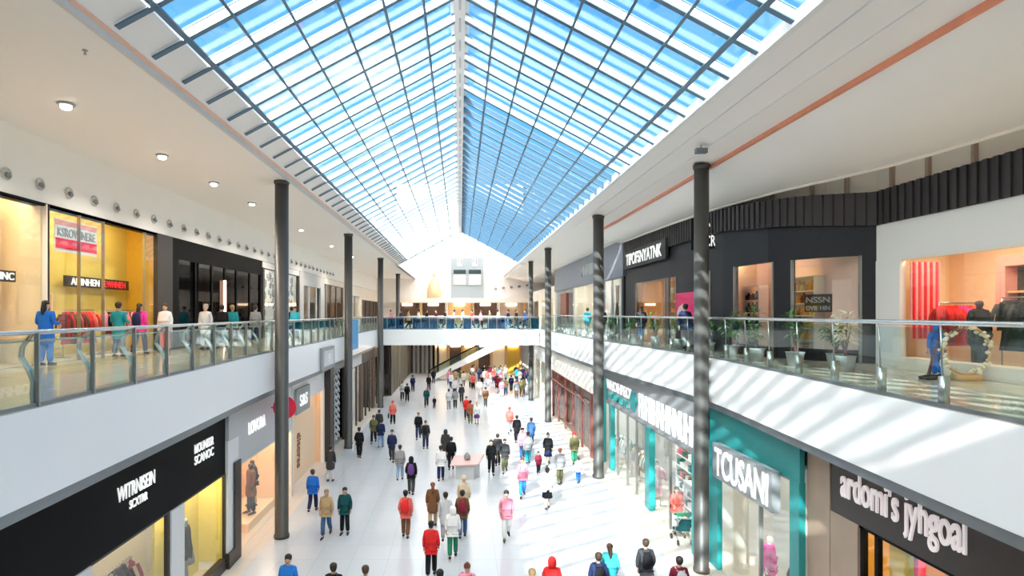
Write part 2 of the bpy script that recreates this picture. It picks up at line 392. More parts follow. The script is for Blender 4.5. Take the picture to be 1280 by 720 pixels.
fl_ = thing('floodlight', 'small dark floodlight on the soffit above the thick column', 'light', (6.95, 16.6, EYE+4.86))
m = MB(); m.tube([(0, 0, 0), (0, 0, -.12)], .02, 8); m.build('stem', M_band, fl_); B(-.16, .16, -.08, .08, -.24, -.10).build('lamp_housing', M_band, fl_)
lightbar = MB(); lightbar.tube([(6.55, y, EYE+4.965) for y in ys], .022, 6); struct(lightbar.build('trim_13', M_wht))
lightbar = MB(); lightbar.tube([(7.2, y, EYE+4.83) for y in ys], .018, 6); struct(lightbar.build('trim_14', M_wht))
# upper left wall band above the shops
struct(B(-11.75, -11.5, Y0, YH, EYE+3.05, EYE+4.85).build('wall_left_upper', M_white))
struct(B(-11.8, -11.45, Y0, YH, EYE+2.97, EYE+3.05).build('trim_12', M_black))

# ------------------------------------------------------------------ columns
def column(x, y, r_, top, label, grp):
    t = thing('round_column', label, 'column', (x, y, 0), 0, grp)
    m = MB(); m.lathe([(r_*1.12, 0.007), (r_*1.12, .12), (r_, .14), (r_, top-.14)], 24); m.build('shaft', M_col, t, True)
    m = MB(); m.lathe([(r_*1.05, top-.14), (r_*1.15, top-.10), (r_*1.15, top), (r_*.9, top)], 24); m.build('capital', M_col, t, True)
for i, (x, y) in enumerate([(-6.53, 21.1), (-6.80, 35.1), (-6.94, 50.3), (-7.0, 65)]):
    column(x, y, .245, EYE+(4.86 if i < 3 else 4.5), ['tall dark round column by the peach lit shopfront', 'tall dark round column beside the black and white patterned shop', 'slim dark round column where the footbridge meets the gallery with the white ceiling', 'thin dark column beyond the footbridge beside the grey slatted shopfronts'][i], 'columns on the side of the white flat ceiling')
for i, (x, y) in enumerate([(7.67, 18.3), (6.92, 28.8), (6.68, 43.7), (6.70, 54.5)]):
    column(x, y, [.225, .26, .24, .22][i], EYE+[4.72, 4.90, 4.95, 4.95][i], ['thick dark round column between the two teal shopfronts', 'dark round column at the end of the long teal shopfront', 'dark round column before the red brown slatted shopfront', 'thin dark column at the far end of the sunlit gallery'][i], 'columns on the sunlit side')

# ------------------------------------------------------------------ railings
def railing(name, label, path, zf, h, lo, style, panelmat=None, postgap=1.38):
    root = thing(name, label, 'railing')
    # even spacing along path
    L_ = [0]
    for a, b in zip(path, path[1:]): L_.append(L_[-1]+math.dist(a, b))
    n_ = max(1, round(L_[-1]/postgap))
    def at(s_):
        for i in range(len(path)-1):
            if s_ <= L_[i+1]+1e-6:
                t = (s_-L_[i])/(L_[i+1]-L_[i]); return Vector((path[i][0]+(path[i+1][0]-path[i][0])*t, path[i][1]+(path[i+1][1]-path[i][1])*t, 0))
        return Vector((*path[-1], 0))
    P = [at(L_[-1]*i/n_) for i in range(n_+1)]
    hr_ = MB(); hr_.tube([(p.x, p.y, zf+h) for p in P], .038, 8); hr_.build('handrail', M_rail, root, True)
    if style != 'stub':
        h2 = MB(); h2.tube([(p.x+lo*.06, p.y, zf+h-.13) for p in P], .016, 6); h2.build('lower_rail', M_rail, root, True)
    ch = MB(); 
    for a, b in zip(P, P[1:]): ch.bar((a.x, a.y, zf+.03), (b.x, b.y, zf+.03), .06, .06)
    ch.build('base_channel', M_band, root)
    pm = MB()
    if style == 'curved':
        pts = [(.02, .0), (.03, .2), (.02, .38), (.09, .55), (.22, .74), (.20, .9), (.05, h-.03)]
        for dy in (-.035, .035): pm.tube([(lo*a, dy, z) for a, z in pts], [.030, .032, .030, .026, .022, .018, .015], 6)
        pm.bar((-lo*.03, 0, 0), (-lo*.02, 0, h), .03, .07, up=(1, 0, 0))
    elif style == 'stub':
        pm.bar((lo*.05, 0, 0), (lo*.05, 0, .46), .075, .12, up=(1, 0, 0)); pm.tube([(lo*.03, 0, .44), (lo*.03, .02, .8), (0, 0, h-.03)], [.018, .013, .013], 6)
    else:
        pm.bar((0, 0, 0), (0, 0, h), .04, .06, up=(1, 0, 0))
    me = pm.mesh('post', M_steel, style == 'stub')
    for p in P: link('post', me, root, (p.x, p.y, zf))
    for i, (a, b) in enumerate(zip(P, P[1:])):
        d = (b-a); g = d.normalized()*.03; q = MB()
        m_ = panelmat(i, (a+b)/2) if panelmat else M_bal
        q.bar((a.x+g.x, a.y+g.y, zf+.06+(h-.14)/2), (b.x-g.x, b.y-g.y, zf+.06+(h-.14)/2), .02, h-.14)
        o = q.build('glass_panel', m_, root)
        if m_ in (M_blueg, M_tealg): o['label'] = 'tinted blue glass panel'
        if style == 'curved' and 23.5 < (a.y+b.y)/2 < 33:
            q = MB(); q.bar((a.x+lo*.05+g.x, a.y+g.y, zf+.86), (b.x+lo*.05-g.x, b.y-g.y, zf+.86), .015, .34); q.build('teal_strip', M_tealg, root)
    return root
railing('glass_railing', 'long glass railing with curved steel posts below the flat white ceiling', [(x-.06, y) for x, y in smoothpath(EL, 4.5, 50.5, 1)], FL, 1.12, -1, 'curved')
railing('glass_railing', 'long glass railing with short steel stub posts on the sunlit gallery', [(x+.06, y) for x, y in smoothpath(ER, 4.3, 50.5, 1)], FL, 1.26, 1, 'stub', postgap=1.45)
bridge_y0, bridge_y1 = 51.0, 54.6
struct(B(-7.25, 7.0, bridge_y0, bridge_y1, FL-1.4, FL).build('floor_bridge', M_fascia))
rnd = random.Random(3)
blues = [1, 1, 1, 0, 1, 1, 1, 0, 1, 0, 1, 0, 0, 1, 1, 0, 0, 0, 1, 1]
railing('glass_railing', 'near railing of the footbridge with blue tinted panels', [(-7.2, bridge_y0+.08), (7.0, bridge_y0+.08)], FL, 1.1, 1, 'plain', lambda i, c: M_blueg if blues[i % 20] else M_bal, .75)
railing('glass_railing', 'rear railing of the footbridge behind the blue panels', [(-7.2, bridge_y1-.08), (7.0, bridge_y1-.08)], FL, 1.1, 1, 'plain', None, 1.4)

# ------------------------------------------------------------------ ceiling fittings
def downlight(i, y):
    t = thing('downlight', ['round ceiling downlight nearest the viewer in the white flat ceiling', 'second round downlight along the white flat ceiling', 'third round downlight along the white flat ceiling', 'fourth round downlight along the white flat ceiling', 'fifth round downlight along the white flat ceiling', 'sixth small downlight along the white flat ceiling', 'seventh tiny downlight along the white flat ceiling', 'farthest tiny downlight along the white flat ceiling'][i], 'ceiling light', (-9.1, y, EYE+4.85), 0, 'downlights in the flat ceiling')
    m = MB(); m.lathe([(.17, 0), (.19, -.02), (.17, -.05), (.13, -.06), (.12, -.03)], 20); m.build('trim_ring', M_steel, t, True)
    m = MB(); m.lathe([(.115, -.02), (.12, -.10), (.09, -.13), (.02, -.135)], 16); m.build('lamp', M_lampw, t, True)
    ld = bpy.data.lights.new('downlight_bulb', 'SPOT'); ld.energy = 420; ld.color = (1, .88, .74); ld.shadow_soft_size = .1; ld.spot_size = R(140); ld.spot_blend = .6
    lo_ = bpy.data.objects.new('downlight_bulb', ld); COL.objects.link(lo_); lo_.parent = t; lo_.location = (0, 0, -.3)
for i, y in enumerate((13.3, 17.6, 21.3, 25.2, 29.1, 33.0, 40.8, 48.6)): downlight(i, y)
for i, (x, y) in enumerate(((-6.9, 10.6), (-8.6, 9.5))):
    m = MB(); m.lathe([(.05, 0), (.05, -.02), (.02, -.03), (.015, -.07), (.03, -.075), (.03, -.085)], 10)
    tag(m.build('sprinkler_head', M_steel, None, True, (x, y, EYE+4.85)), ['small sprinkler head near the edge of the white ceiling', 'small sprinkler head deeper in the white ceiling'][i], 'sprinkler')
# row of round gimbal spotlights on the white band
ringm = MB(); ringm.tube([(0, .15*math.cos(t), .15*math.sin(t)) for t in [2*math.pi*k/16 for k in range(17)]], .022, 6)
ring_me = ringm.mesh('ring', mat('pale ring', (.62, .60, .56), .4), True)
hd = MB(); hd.tube([(0, 0, 0), (.03, 0, 0), (.07, 0, -.03), (.12, 0, -.09)], [.02, .055, .065, .045], 10); head_me = hd.mesh('spot_head', M_grey, True)
for k in range(34):
    y = 13.4+1.17*k
    lab = 'round wall spotlight, %s along the row above the shopfronts under the flat ceiling' % ORD[k]
    t = thing('wall_spotlight', lab, 'spotlight', (-11.5, y, EYE+3.54), 0, 'row of wall spotlights above the upper shopfronts')
    link('ring', ring_me, t, (.03, 0, 0)); link('spot_head', head_me, t)

# ------------------------------------------------------------------ people and mannequins
def skin_mesh(name, verts, edges, root, sub=1):
    me = bpy.data.meshes.new('tmp'); me.from_pydata([v[:3] for v in verts], edges, [])
    o = bpy.data.objects.new('tmp', me); COL.objects.link(o)
    md = o.modifiers.new('s', 'SKIN'); md.use_smooth_shade = True
    if not me.skin_vertices: 
        bm = bmesh.new(); bm.from_mesh(me); bm.verts.layers.skin.verify(); bm.to_mesh(me); bm.free()
    for i, v in enumerate(verts):
        rr = v[3]; me.skin_vertices[0].data[i].radius = rr if isinstance(rr, tuple) else (rr, rr)
        me.skin_vertices[0].data[i].use_root = (i == root)
    sb = o.modifiers.new('u', 'SUBSURF'); sb.levels = sub
    dg = bpy.context.evaluated_depsgraph_get(); dg.update()
    r_ = bpy.data.meshes.new_from_object(o.evaluated_get(dg)); r_.name = name
    r_.polygons.foreach_set('use_smooth', [True]*len(r_.polygons))
    bpy.data.objects.remove(o); return r_
def add_fingers(me, wrists):
    m = MB()
    for s, wp in wrists:
        w0 = Vector(wp)
        for k, ln in enumerate((.065, .078, .072, .055)):
            b = w0+Vector((0, -.03+.02*k, -.075))
            m.tube([b, b+Vector((s*-.003, -.004, -ln*.5)), b+Vector((s*-.02, -.006, -ln))], [.0095, .009, .006], 6)
        b = w0+Vector((0, -.03, -.02)); m.tube([b, b+Vector((-s*.005, -.03, -.03)), b+Vector((-s*.012, -.04, -.062))], [.011, .010, .007], 6)
    bm = bmesh.new(); bm.from_mesh(me); o = m.mesh('f', M_skin, True); bm.from_mesh(o); bm.to_mesh(me); bm.free()
    me.polygons.foreach_set('use_smooth', [True]*len(me.polygons))
POSE = {}
def make_pose(name, lk, la, bend=.0, sep=.09):
    """lk: for each leg (knee y, ankle y, ankle z); la: each arm (elbow y, wrist y, wrist z). Faces -Y."""
    J = {}
    for s, (ky, ay, az) in zip((-1, 1), lk):
        J['hip', s] = (s*.085, 0, .92); J['kn', s] = (s*.095, ky, .50); J['an', s] = (s*sep, ay, az+.02); J['toe', s] = (s*(sep+.02), ay-.17, .035+max(0, az-.08)*.6)
    for s, (ey, wy, wz) in zip((-1, 1), la):
        J['sh', s] = (s*.175, bend*.5, 1.40); J['el', s] = (s*.222, ey, 1.14); J['wr', s] = (s*.225, wy, wz)
    # body
    V = [(0, 0, .95, (.125, .095)), (0, 0, 1.12, (.115, .085)), (0, .005, 1.32, (.13, .085)), (0, .005, 1.43, (.06, .05)), (0, 0, 1.50, .05), (0, -.01, 1.565, (.068, .075)), (0, -.012, 1.63, (.08, .098)), (0, -.005, 1.695, (.058, .07)), (0, -.10, 1.605, (.014, .016))]
    E_ = [(0, 1), (1, 2), (2, 3), (3, 4), (4, 5), (5, 6), (6, 7), (6, 8)]
    for s in (-1, 1):
        b = len(V); V += [(*J['hip', s], .085), (*J['kn', s], .055), (*J['an', s], .036), (*J['toe', s], (.035, .022))]; E_ += [(0, b), (b, b+1), (b+1, b+2), (b+2, b+3)]
        b = len(V); wx, wy, wz = J['wr', s]
        V += [(*J['sh', s], .048), (*J['el', s], .038), (wx, wy, wz, .030), (wx, wy-.004, wz-.075, (.018, .040))]; E_ += [(2, b), (b, b+1), (b+1, b+2), (b+2, b+3)]
        V.append((s*.088, 0, 1.61, (.010, .02))); E_.append((6, len(V)-1))
    body = skin_mesh('body', V, E_, 0); add_fingers(body, [(s, J['wr', s]) for s in (-1, 1)])
    # top
    V = [(0, 0, .90, (.195, .175)), (0, 0, .96, (.195, .17)), (0, 0, 1.10, (.165, .14)), (0, .005, 1.32, (.18, .14)), (0, .005, 1.44, (.12, .115)), (0, 0, 1.49, (.075, .08))]; E_ = [(0, 1), (1, 2), (2, 3), (3, 4), (4, 5)]
    for s in (-1, 1):
        b = len(V); V += [(*J['sh', s], .085), (*J['el', s], .066), (J['wr', s][0], J['wr', s][1], J['wr', s][2]+.02, .052)]; E_ += [(3, b), (b, b+1), (b+1, b+2)]
    top = skin_mesh('jacket', V, E_, 1)
    V2 = [(0, 0, .55, (.24, .21)), (0, 0, .72, (.235, .205)), (0, 0, .90, (.225, .19))]+V[2:]; E2 = [(0, 1), (1, 2), (2, 3)]+[(x+1, y+1) for x, y in E_ if x > 1]
    coat = skin_mesh('coat', V2, E2, 4)
    V = [(0, 0, .95, (.11, .085))]; E_ = []
    for s in (-1, 1):
        b = len(V); k = J['kn', s]; a = J['an', s]; V += [(*J['hip', s], .10), (*k, .092), (a[0], a[1], a[2]+.02, .078)]; E_ += [(0, b), (b, b+1), (b+1, b+2)]
    trou = skin_mesh('trousers', V, E_, 0)
    skm = MB(); skm.lathe([(.14, 1.0), (.16, .9), (.20, .70), (.225, .52), (.18, .53), (.12, .9)], 16); skirt = skm.mesh('skirt', M_skin, True)
    V = []; E_ = []
    shs = []
    for s in (-1, 1):
        a, t = J['an', s], J['toe', s]; sh = MB()
        sh.tube([(a[0], a[1]+.055, a[2]-.035), (a[0], a[1]+.01, a[2]-.02), ((a[0]+t[0])/2, (a[1]+t[1])/2, (a[2]-.05+t[2])/2+.015), (t[0], t[1]-.03, t[2]+.0)], [.038, .052, .048, .03], 8, flat=.9); shs.append(sh.mesh('shoe', M_skin, True))
    POSE[name] = dict(body=body, jacket=top, coat=coat, trousers=trou, skirt=skirt, shoe_a=shs[0], shoe_b=shs[1])
make_pose('walk_a', [(-.14, -.20, .06), (.02, .30, .15)], [(.06, -.10, .93), (-.02, -.02, .90)])
make_pose('walk_b', [(-.03, .26, .14), (-.12, -.16, .06)], [(.02, .04, .90), (.08, -.14, .95)])
make_pose('stand', [(-.01, .0, .07), (-.02, .03, .07)], [(.02, -.05, .90), (.03, -.04, .90)], sep=.11)
make_pose('hold', [(-.02, .0, .07), (-.01, .05, .07)], [(.02, -.20, 1.12), (.02, -.18, 1.10)], sep=.11)
make_pose('mann', [(-.02, -.03, .07), (-.01, .05, .07)], [(.03, .02, .92), (.02, -.06, .92)], sep=.12)
def hair_mesh(kind):
    m = MB()
    if kind == 'short': m.lathe([(.055, 1.56), (.078, 1.60), (.092, 1.645), (.098, 1.69), (.088, 1.735), (.055, 1.765), (.008, 1.775)], 14, (0, .026, 0))
    elif kind == 'long':
        m.lathe([(.088, 1.64), (.095, 1.67), (.080, 1.72), (.045, 1.745), (.008, 1.752)], 14, (0, .012, 0))
        m.tube([(0, .035, 1.70), (0, .06, 1.60), (0, .085, 1.48), (0, .10, 1.36)], [.075, .092, .095, .05], 12, flat=.6)
    elif kind == 'bun':
        m.lathe([(.080, 1.63), (.092, 1.67), (.078, 1.715), (.045, 1.742), (.008, 1.75)], 14, (0, .014, 0)); m.lathe([(.01, 1.70), (.045, 1.72), (.05, 1.76), (.03, 1.79), (.005, 1.80)], 10, (0, .07, 0))
    elif kind == 'hat':
        m.lathe([(.125, 1.655), (.13, 1.665), (.092, 1.675), (.09, 1.73), (.06, 1.77), (.01, 1.775)], 16, (0, .01, 0))
    elif kind == 'hood':
        m.lathe([(.10, 1.50), (.115, 1.56), (.115, 1.66), (.09, 1.73), (.05, 1.76), (.01, 1.765)], 14, (0, .03, 0))
    return m.mesh('hair', M_skin, True)
HM = {k: hair_mesh(k) for k in ('short', 'long', 'bun', 'hat', 'hood')}
m = MB(); m.tube([(0, .13, .98), (0, .20, 1.05), (0, .22, 1.2), (0, .20, 1.36), (0, .13, 1.42)], [.10, .14, .15, .13, .07], 12, flat=.55)
for s in (-1, 1): m.tube([(s*.09, .14, 1.42), (s*.10, -.02, 1.47), (s*.10, -.135, 1.35), (s*.12, -.12, 1.12), (s*.13, .1, 1.0)], .016, 6)
BP = m.mesh('backpack', M_skin, True)
m = MB(); m.box(.27, .36, -.14, .14, .50, .80); m.tube([(.31, -.08, .80), (.29, -.06, .92), (.29, .06, .92), (.31, .08, .80)], .010, 6); BAG = m.mesh('shopping_bag', M_skin)
m = MB()
for s in (-1, 1): m.lathe([(.001, -.012), (.010, -.006), (.010, .006), (.001, .012)], 8, (s*.030, -.094, 1.632))
m.tube([(-.022, -.098, 1.572), (0, -.104, 1.570), (.022, -.098, 1.572)], .005, 6); FACE = m.mesh('face', M_eye, True)
def setm(o, mt):
    if len(o.data.materials) == 0: o.data.materials.append(mt)
    o.material_slots[0].link = 'OBJECT'; o.material_slots[0].material = mt
for d in list(POSE.values()):
    for me in d.values():
        if not me.materials: me.materials.append(M_skin)
def person(x, y, z, label, topc='black', bot='black', hair='dark', hk='short', face=1, pose='walk_a', scale=1, coat=False, skirt=False, pack=None, bag=None, cat='person', name='person', skinm=None, turn=0, group=None):
    """face: 1 away from the viewer, 0 towards"""
    t = thing(name, label, cat, (x, y, z+.005), (math.pi if face else 0)+turn, group)
    t.scale = (scale,)*3
    P = POSE[pose]
    o = link('body', P['body'], t); setm(o, skinm or M_skin)
    o = link('coat' if coat else 'jacket', P['coat' if coat else 'jacket'], t); setm(o, cloth(topc))
    o = link('skirt' if skirt else 'trousers', P['skirt' if skirt else 'trousers'], t); setm(o, cloth(bot))
    for q_ in ('shoe_a', 'shoe_b'): o = link('shoe', P[q_], t); setm(o, cloth('charcoal' if bot != 'charcoal' else 'black'))
    if hair: 
        o = link('hat' if hk == 'hat' else ('hood' if hk == 'hood' else 'hair'), HM[hk], t); setm(o, cloth(topc) if hk == 'hood' else (cloth(hair) if hair in CLOTH and hk == 'hat' else hairm(hair)))
    if cat == 'person': o = link('face', FACE, t)
    if pack: o = link('backpack', BP, t); setm(o, cloth(pack))
    if bag: o = link('shopping_bag', BAG, t); setm(o, cloth(bag))
    return t

# ------------------------------------------------------------------ shops
def shop_root(name, label, side, X, Ya, Yb, z):
    if side == 'left': return thing(name, label, 'shop', (-X, Ya, z), R(90)), Yb-Ya
    return thing(name, label, 'shop', (X, Yb, z), R(-90)), Yb-Ya
def shop(label, side, X, Ya, Yb, z, h, depth=2.0, back=None, sidew=None, fl=None, header=0, headm=None, jl=.2, jr=.2, jm=None, kick=0, kickm=None,
         g=None, mull=(), mw=.06, mm=None, lamp=None, npan=2, door=None, ceil=None, name='shopfront', split=None):
    """local x runs along the front (left to right when looked at), local y into the shop. jl / jr: jamb widths"""
    t, W = shop_root(name, label, side, X, Ya, Yb, z)
    back = back or M_amber; sidew = sidew or back; jm = jm or M_wht; ceil = ceil or M_wht
    oh = h-header
    B(0, W, depth, depth+.1, 0, oh+.34).build('back_wall', back, t)
    for a in (0.02, W-.10): B(a, a+.08, .05, depth, 0, oh+.34).build('side_wall', sidew, t)
    B(.1, W-.1, .03, depth, -.0+.005, .02).build('shop_floor', fl or M_floor2, t)
    up_ = .34
    B(.1, W-.1, .03, depth, oh+up_, oh+up_+.06).build('shop_ceiling', ceil, t)
    for o_ in (1,): B(.1, W-.1, .02, .06, oh, oh+up_).build('soffit_board', jm, t)
    if lamp:
        for i in range(npan):
            x = jl+(W-jl-jr)*(i+.5)/npan; ww = min(.9, (W-jl-jr)/npan*.35)
            B(x-ww, x+ww, min(.25, depth*.2), min(.9, depth*.62), oh+.30, oh+.335).build('light_panel', lamp, t)
    if header: B(0, W, -.06, .06, oh, h).build('header_board', headm or jm, t)
    if jl: B(0, jl, -.08, .08, 0, oh).build('jamb', jm, t)
    if jr: B(W-jr, W, -.08, .08, 0, oh).build('jamb', jm, t)
    if kick: B(jl, W-jr, -.04, .05, 0, kick).build('plinth_panel', kickm or jm, t)
    edges = [jl]+[W*m_ for m_ in mull]+[W-jr]
    for m_ in mull: B(W*m_-mw/2, W*m_+mw/2, -.05, .05, kick, oh).build('mullion', mm or jm, t)
    if g:
        for i, (a, b) in enumerate(zip(edges, edges[1:])):
            if door is not None and i in door: continue
            B(a+.03, b-.03, -.005, .005, kick, oh).build('window_glass', g, t)
    B(jl, W-jr, -.05, .05, oh-.06, oh).build('top_frame', mm or jm, t)
    return t, W
CN = dict(hotpink='bright pink', palegrey='pale grey', darkteal='dark teal', paledenim='pale denim')
def cc_name(c): return CN.get(c, c)
GARM = {}
def garment_mesh(k):
    r_ = random.Random(k); m = MB(); ln = (.62, .80, 1.02)[k % 3]; w_ = .20+.02*(k % 2)
    m.tube([(0, 0, 0), (0, 0, -.05), (0, 0, -.12), (0, 0, -ln*.5), (0, 0, -ln)], [.05, .12, w_, w_*.85, w_*(1.0+.15*(k % 3))], 10, flat=.28)
    for s in (-1, 1): m.tube([(s*.13, 0, -.09), (s*.22, .01, -.28), (s*.245, .02, -.52)], [.055, .05, .042], 7, flat=.7)
    return m.mesh('garment', M_skin, True)
GARM = [garment_mesh(k) for k in range(6)]
hk_ = MB(); hk_.tube([(0, 0, -.02), (0, 0, .05), (.02, 0, .08)], .006, 5); HOOK = hk_.mesh('hanger_hook', M_steel)
def rack(x, y, z, rz, length, cols, label, glabel, group, n=None, h=1.5, scale=1.0):
    t = thing('clothing_rack', label, 'clothing rack', (x, y, z), rz)
    m = MB(); m.tube([(-length/2, 0, h), (length/2, 0, h)], .018, 8); m.build('rail', M_steel, t, True)
    for s in (-1, 1):
        m = MB(); m.tube([(s*length/2, 0, h), (s*length/2, 0, .03)], .016, 8); m.tube([(s*length/2, -.25, .02), (s*length/2, .25, .02)], .02, 6); m.build('leg', M_steel, t, True)
    n = n or int(length/.11); ca, sa = math.cos(rz), math.sin(rz)
    for i in range(n):
        u = -length/2+length*(i+.5)/n
        cc = random.choice(cols); g_ = thing('hanging_garment', (cc_name(cc)+' garment, '+ORD[i]+' along '+glabel), 'garment', (x+u*ca, y+u*sa, z+h-.06), rz+R(90)+random.uniform(-.25, .25), group)
        g_.scale = (scale,)*3
        o = link('cloth_body', GARM[random.randrange(6)], g_); setm(o, cloth(cc)); link('hanger_hook', HOOK, g_)
    return t
bxm = MB(); bxm.box(-.5, .5, -.5, .5, 0, .45); bxm.box(-.48, .5, -.47, .47, .45, .72); bxm.box(-.5, .46, -.5, .46, .72, 1.0); FOLD = bxm.mesh('folded_stack', M_skin)
lm_ = MB(); lm_.lathe([(.34, 0), (.42, .06), (.44, .5), (.30, .72), (.14, .80), (.13, .96), (.17, 1.0)], 10); JAR = lm_.mesh('jar', M_skin, True)
def shelf(x, y, z, rz, wd, ht, n, cols, label, ilabel, group, per=6, dep=.35, frame=None, item='folded_clothes', isz=.2, iname='clothes stack', backm=None):
    t = thing('display_shelf', label, 'shelf', (x, y, z), rz)
    for s in (-1, 1): B(s*wd/2-.02, s*wd/2+.02, -dep/2, dep/2, 0, ht).build('side_panel', frame or M_wht, t)
    if backm: B(-wd/2, wd/2, dep/2, dep/2+.02, 0, ht).build('back_panel', backm, t)
    ca, sa = math.cos(rz), math.sin(rz)
    for k in range(n):
        zz = .12+(ht-.2)*k/n
        B(-wd/2+.02, wd/2-.02, -dep/2, dep/2, zz-.03, zz).build('shelf_board', frame or M_wht, t)
        for i in range(per):
            u = -wd/2+wd*(i+.5)/per
            o = link(item, FOLD if item == 'folded_clothes' else JAR, None, (x+u*ca, y+u*sa, z+zz), rz); cc = random.choice(cols); setm(o, cloth(cc))
            hh = min(isz*random.uniform(.7, 1.2), (ht-.2)/n-.05); o.scale = (wd/per*.78, dep*.75, hh); tag(o, '%s %s, %s along %s shelf %s' % (cc_name(cc), iname, ORD[i], ORD[k], ilabel), iname, group)
    B(-wd/2, wd/2, -dep/2, dep/2, ht-.03, ht).build('top_board', frame or M_wht, t)
    return t
def board(name, label, cat, loc, rz, w_, h_, th, mt, txt=(), parts=()):
    """flat upright board, centre at loc; txt: (string, w, h, x, z, material)"""
    t = thing(name, label, cat, loc, rz)
    bo = B(-w_/2, w_/2, -th/2, th/2, -h_/2, h_/2).build('board', mt, t)
    for s_, tw, th_, tx, tz, tm in txt: text(s_, tw, th_, tm, bo, (tx, -th/2-.012, tz), ext=.012)
    return t
def px_left(px, X): return X*720/(575-px)
def px_right(px, X): return X*720/(px-575)
LZ, RZ = R(90), R(-90)
M_redt = mat('red letters', (.75, .03, .05), .4, emit=.4)
M_dark_t = mat('dark letters', (.02, .02, .02), .5)
M_bronze = mat('bronze letters', (.30, .16, .06), .4)
M_greyt = mat('grey letters', (.40, .40, .40), .5)
def hb(t): return [c for c in t.children if c.name.split('.')[0] == 'header_board'][0]
H2 = 4.43
# --- upper gallery under the flat ceiling (X = -11.5)
shop('bright amber lit shopfront nearest the viewer with tall frameless panes', 'left', 11.5, 8.0, 15.95, FL, H2, 2.6, M_amber, M_amber, g=M_glass, mull=(.33, .66), mm=M_cream, jl=.1, jr=.04, jm=M_cream, lamp=M_lamp, npan=3)
for k in range(3):
    m = MB(); m.lathe([(.30, 0), (.30, .12), (.22, .16), (.22, 3.9), (.30, 4.0), (.34, 4.3)], 20)
    tag(m.build('round_pillar', M_cream, None, True, (-12.6, 10.6+2.3*k, FL+.02)), ['cream round pillar deep in the amber shop, partly outside the picture', 'cream round pillar in the middle of the amber shop', 'cream round pillar beside the hanging dark sign in the amber shop'][k], 'pillar')
shelf(-13.7, 13.6, FL+.02, LZ, 2.0, 3.1, 5, ['rust', 'cream', 'brown', 'black', 'red'], 'tall stocked shelf against the rear wall of the amber shop', 'up in the amber shop', 'goods on the amber shop shelf', per=4, frame=M_cream)
shelf(-13.7, 16.0-.95, FL+.02, LZ, .9, 3.1, 5, ['rust', 'olive', 'brown', 'coral'], 'narrow stocked shelf in the far corner of the amber shop', 'up the narrow amber shop unit', 'goods on the narrow amber shop shelf', per=3, frame=M_cream)
board('hanging_sign', 'small dark hanging sign with pale letters inside the amber shop', 'sign', (-12.1, 15.6-.45, EYE+1.0), LZ, 1.0, .30, .06, M_dkbrown, [('HNNC', .85, .2, 0, 0, M_letter)])
shop('yellow lit clothes shopfront with a brown corner pier', 'left', 11.5, 16.0, 22.9, FL, H2, 1.7, M_yellow, M_gold, g=M_glass, mull=(.20, .37, .72), mw=.025, mm=M_steel, jl=.03, jr=1.15, jm=M_dkbrown, lamp=M_lamp, npan=3, door=(2,))
board('sale_banner', 'white hanging banner with a red bar in the yellow shop window', 'banner', (-11.62, 17.45, EYE+2.28), LZ, 1.9, .95, .03, M_wht, [('KSROWINERE', 1.7, .26, 0, .1, M_greyt)])
B(-.93, .93, -.03, -.016, -.38, -.08).build('red_bar', M_red, [o for o in COL.objects if o.name == 'sale_banner'][0])
B(-.93, .93, -.03, -.016, .30, .44).build('pink_bar', M_pink, [o for o in COL.objects if o.name == 'sale_banner'][0])
board('fascia_sign', 'dark strip sign with red and pale letters above the shelves in the yellow shop', 'sign', (-12.98, 20.7, EYE+1.08), LZ, 3.6, .36, .08, M_dkbrown, [('AHINHEN', 1.5, .24, -.8, 0, M_letter), ('EWNNEN', 1.3, .24, .9, 0, M_redt)])
rack(-12.3, 18.6, FL+.02, LZ, 1.5, ['maroon', 'red', 'red', 'coral', 'brown'], 'clothing rack of dark red garments in the yellow shop', 'the dark red rack in the yellow shop', 'red garments in the yellow shop', n=12)
rack(-12.3, 20.8, FL+.02, LZ, 1.7, ['black', 'orange', 'brown', 'pink', 'maroon', 'yellow'], 'clothing rack of mixed garments in the yellow shop', 'the mixed rack in the yellow shop', 'mixed garments in the yellow shop', n=13)
shelf(-12.95, 17.2, FL+.02, LZ, 1.8, 2.0, 4, ['green', 'rust', 'yellow', 'black'], 'low stocked shelf behind the banner in the yellow shop', 'up behind the white banner', 'goods on the low yellow shop shelf', per=5, dep=.28, frame=M_amber)
# black shop
t, W = shop('black shopfront with smoked glass panels and a glowing strip', 'left', 11.5, 22.9, 33.3, FL, H2, 1.2, M_char, M_black, header=.75, headm=M_black, jl=.5, jr=.3, jm=M_black, g=M_darkg, mull=(.2, .36, .5, .64, .82), mw=.14, mm=M_black, ceil=M_black, fl=M_char, kick=.1, kickm=M_black)
for a, b in ((.06, .18), (.22, .34), (.38, .46), (.54, .62), (.66, .80), (.84, .96)): B(W*a, W*b, .35, .42, .1, 3.2).build('inner_panel', M_grey, t)
B(W*.475, W*.495, -.12, -.06, .3, 3.0).build('light_strip', mat('warm strip light', (1, .62, .45), emit=4), t)
shop('white shopfront with a floral lattice screen', 'left', 11.5, 33.4, 41.0, FL, H2, 1.5, M_wht, M_wht, header=.35, headm=M_wht, jl=.3, jr=.3, jm=M_dkbrown, g=M_glass, mull=(.5,), lamp=M_lampw)
m = MB(); rr_ = random.Random(5)
for i in range(120):
    y_, z_ = rr_.uniform(33.9, 40.6), rr_.uniform(.3, 3.9); a = rr_.random()*6.28
    for k in range(5):
        t_ = a+k*1.257; m.bar((-11.8, y_, FL+z_), (-11.8, y_+.17*math.cos(t_), FL+z_+.17*math.sin(t_)), .03, .06, up=(1, 0, 0))
tag(m.build('floral_screen', M_grey), 'grey floral lattice screen behind the white shop window', 'screen')
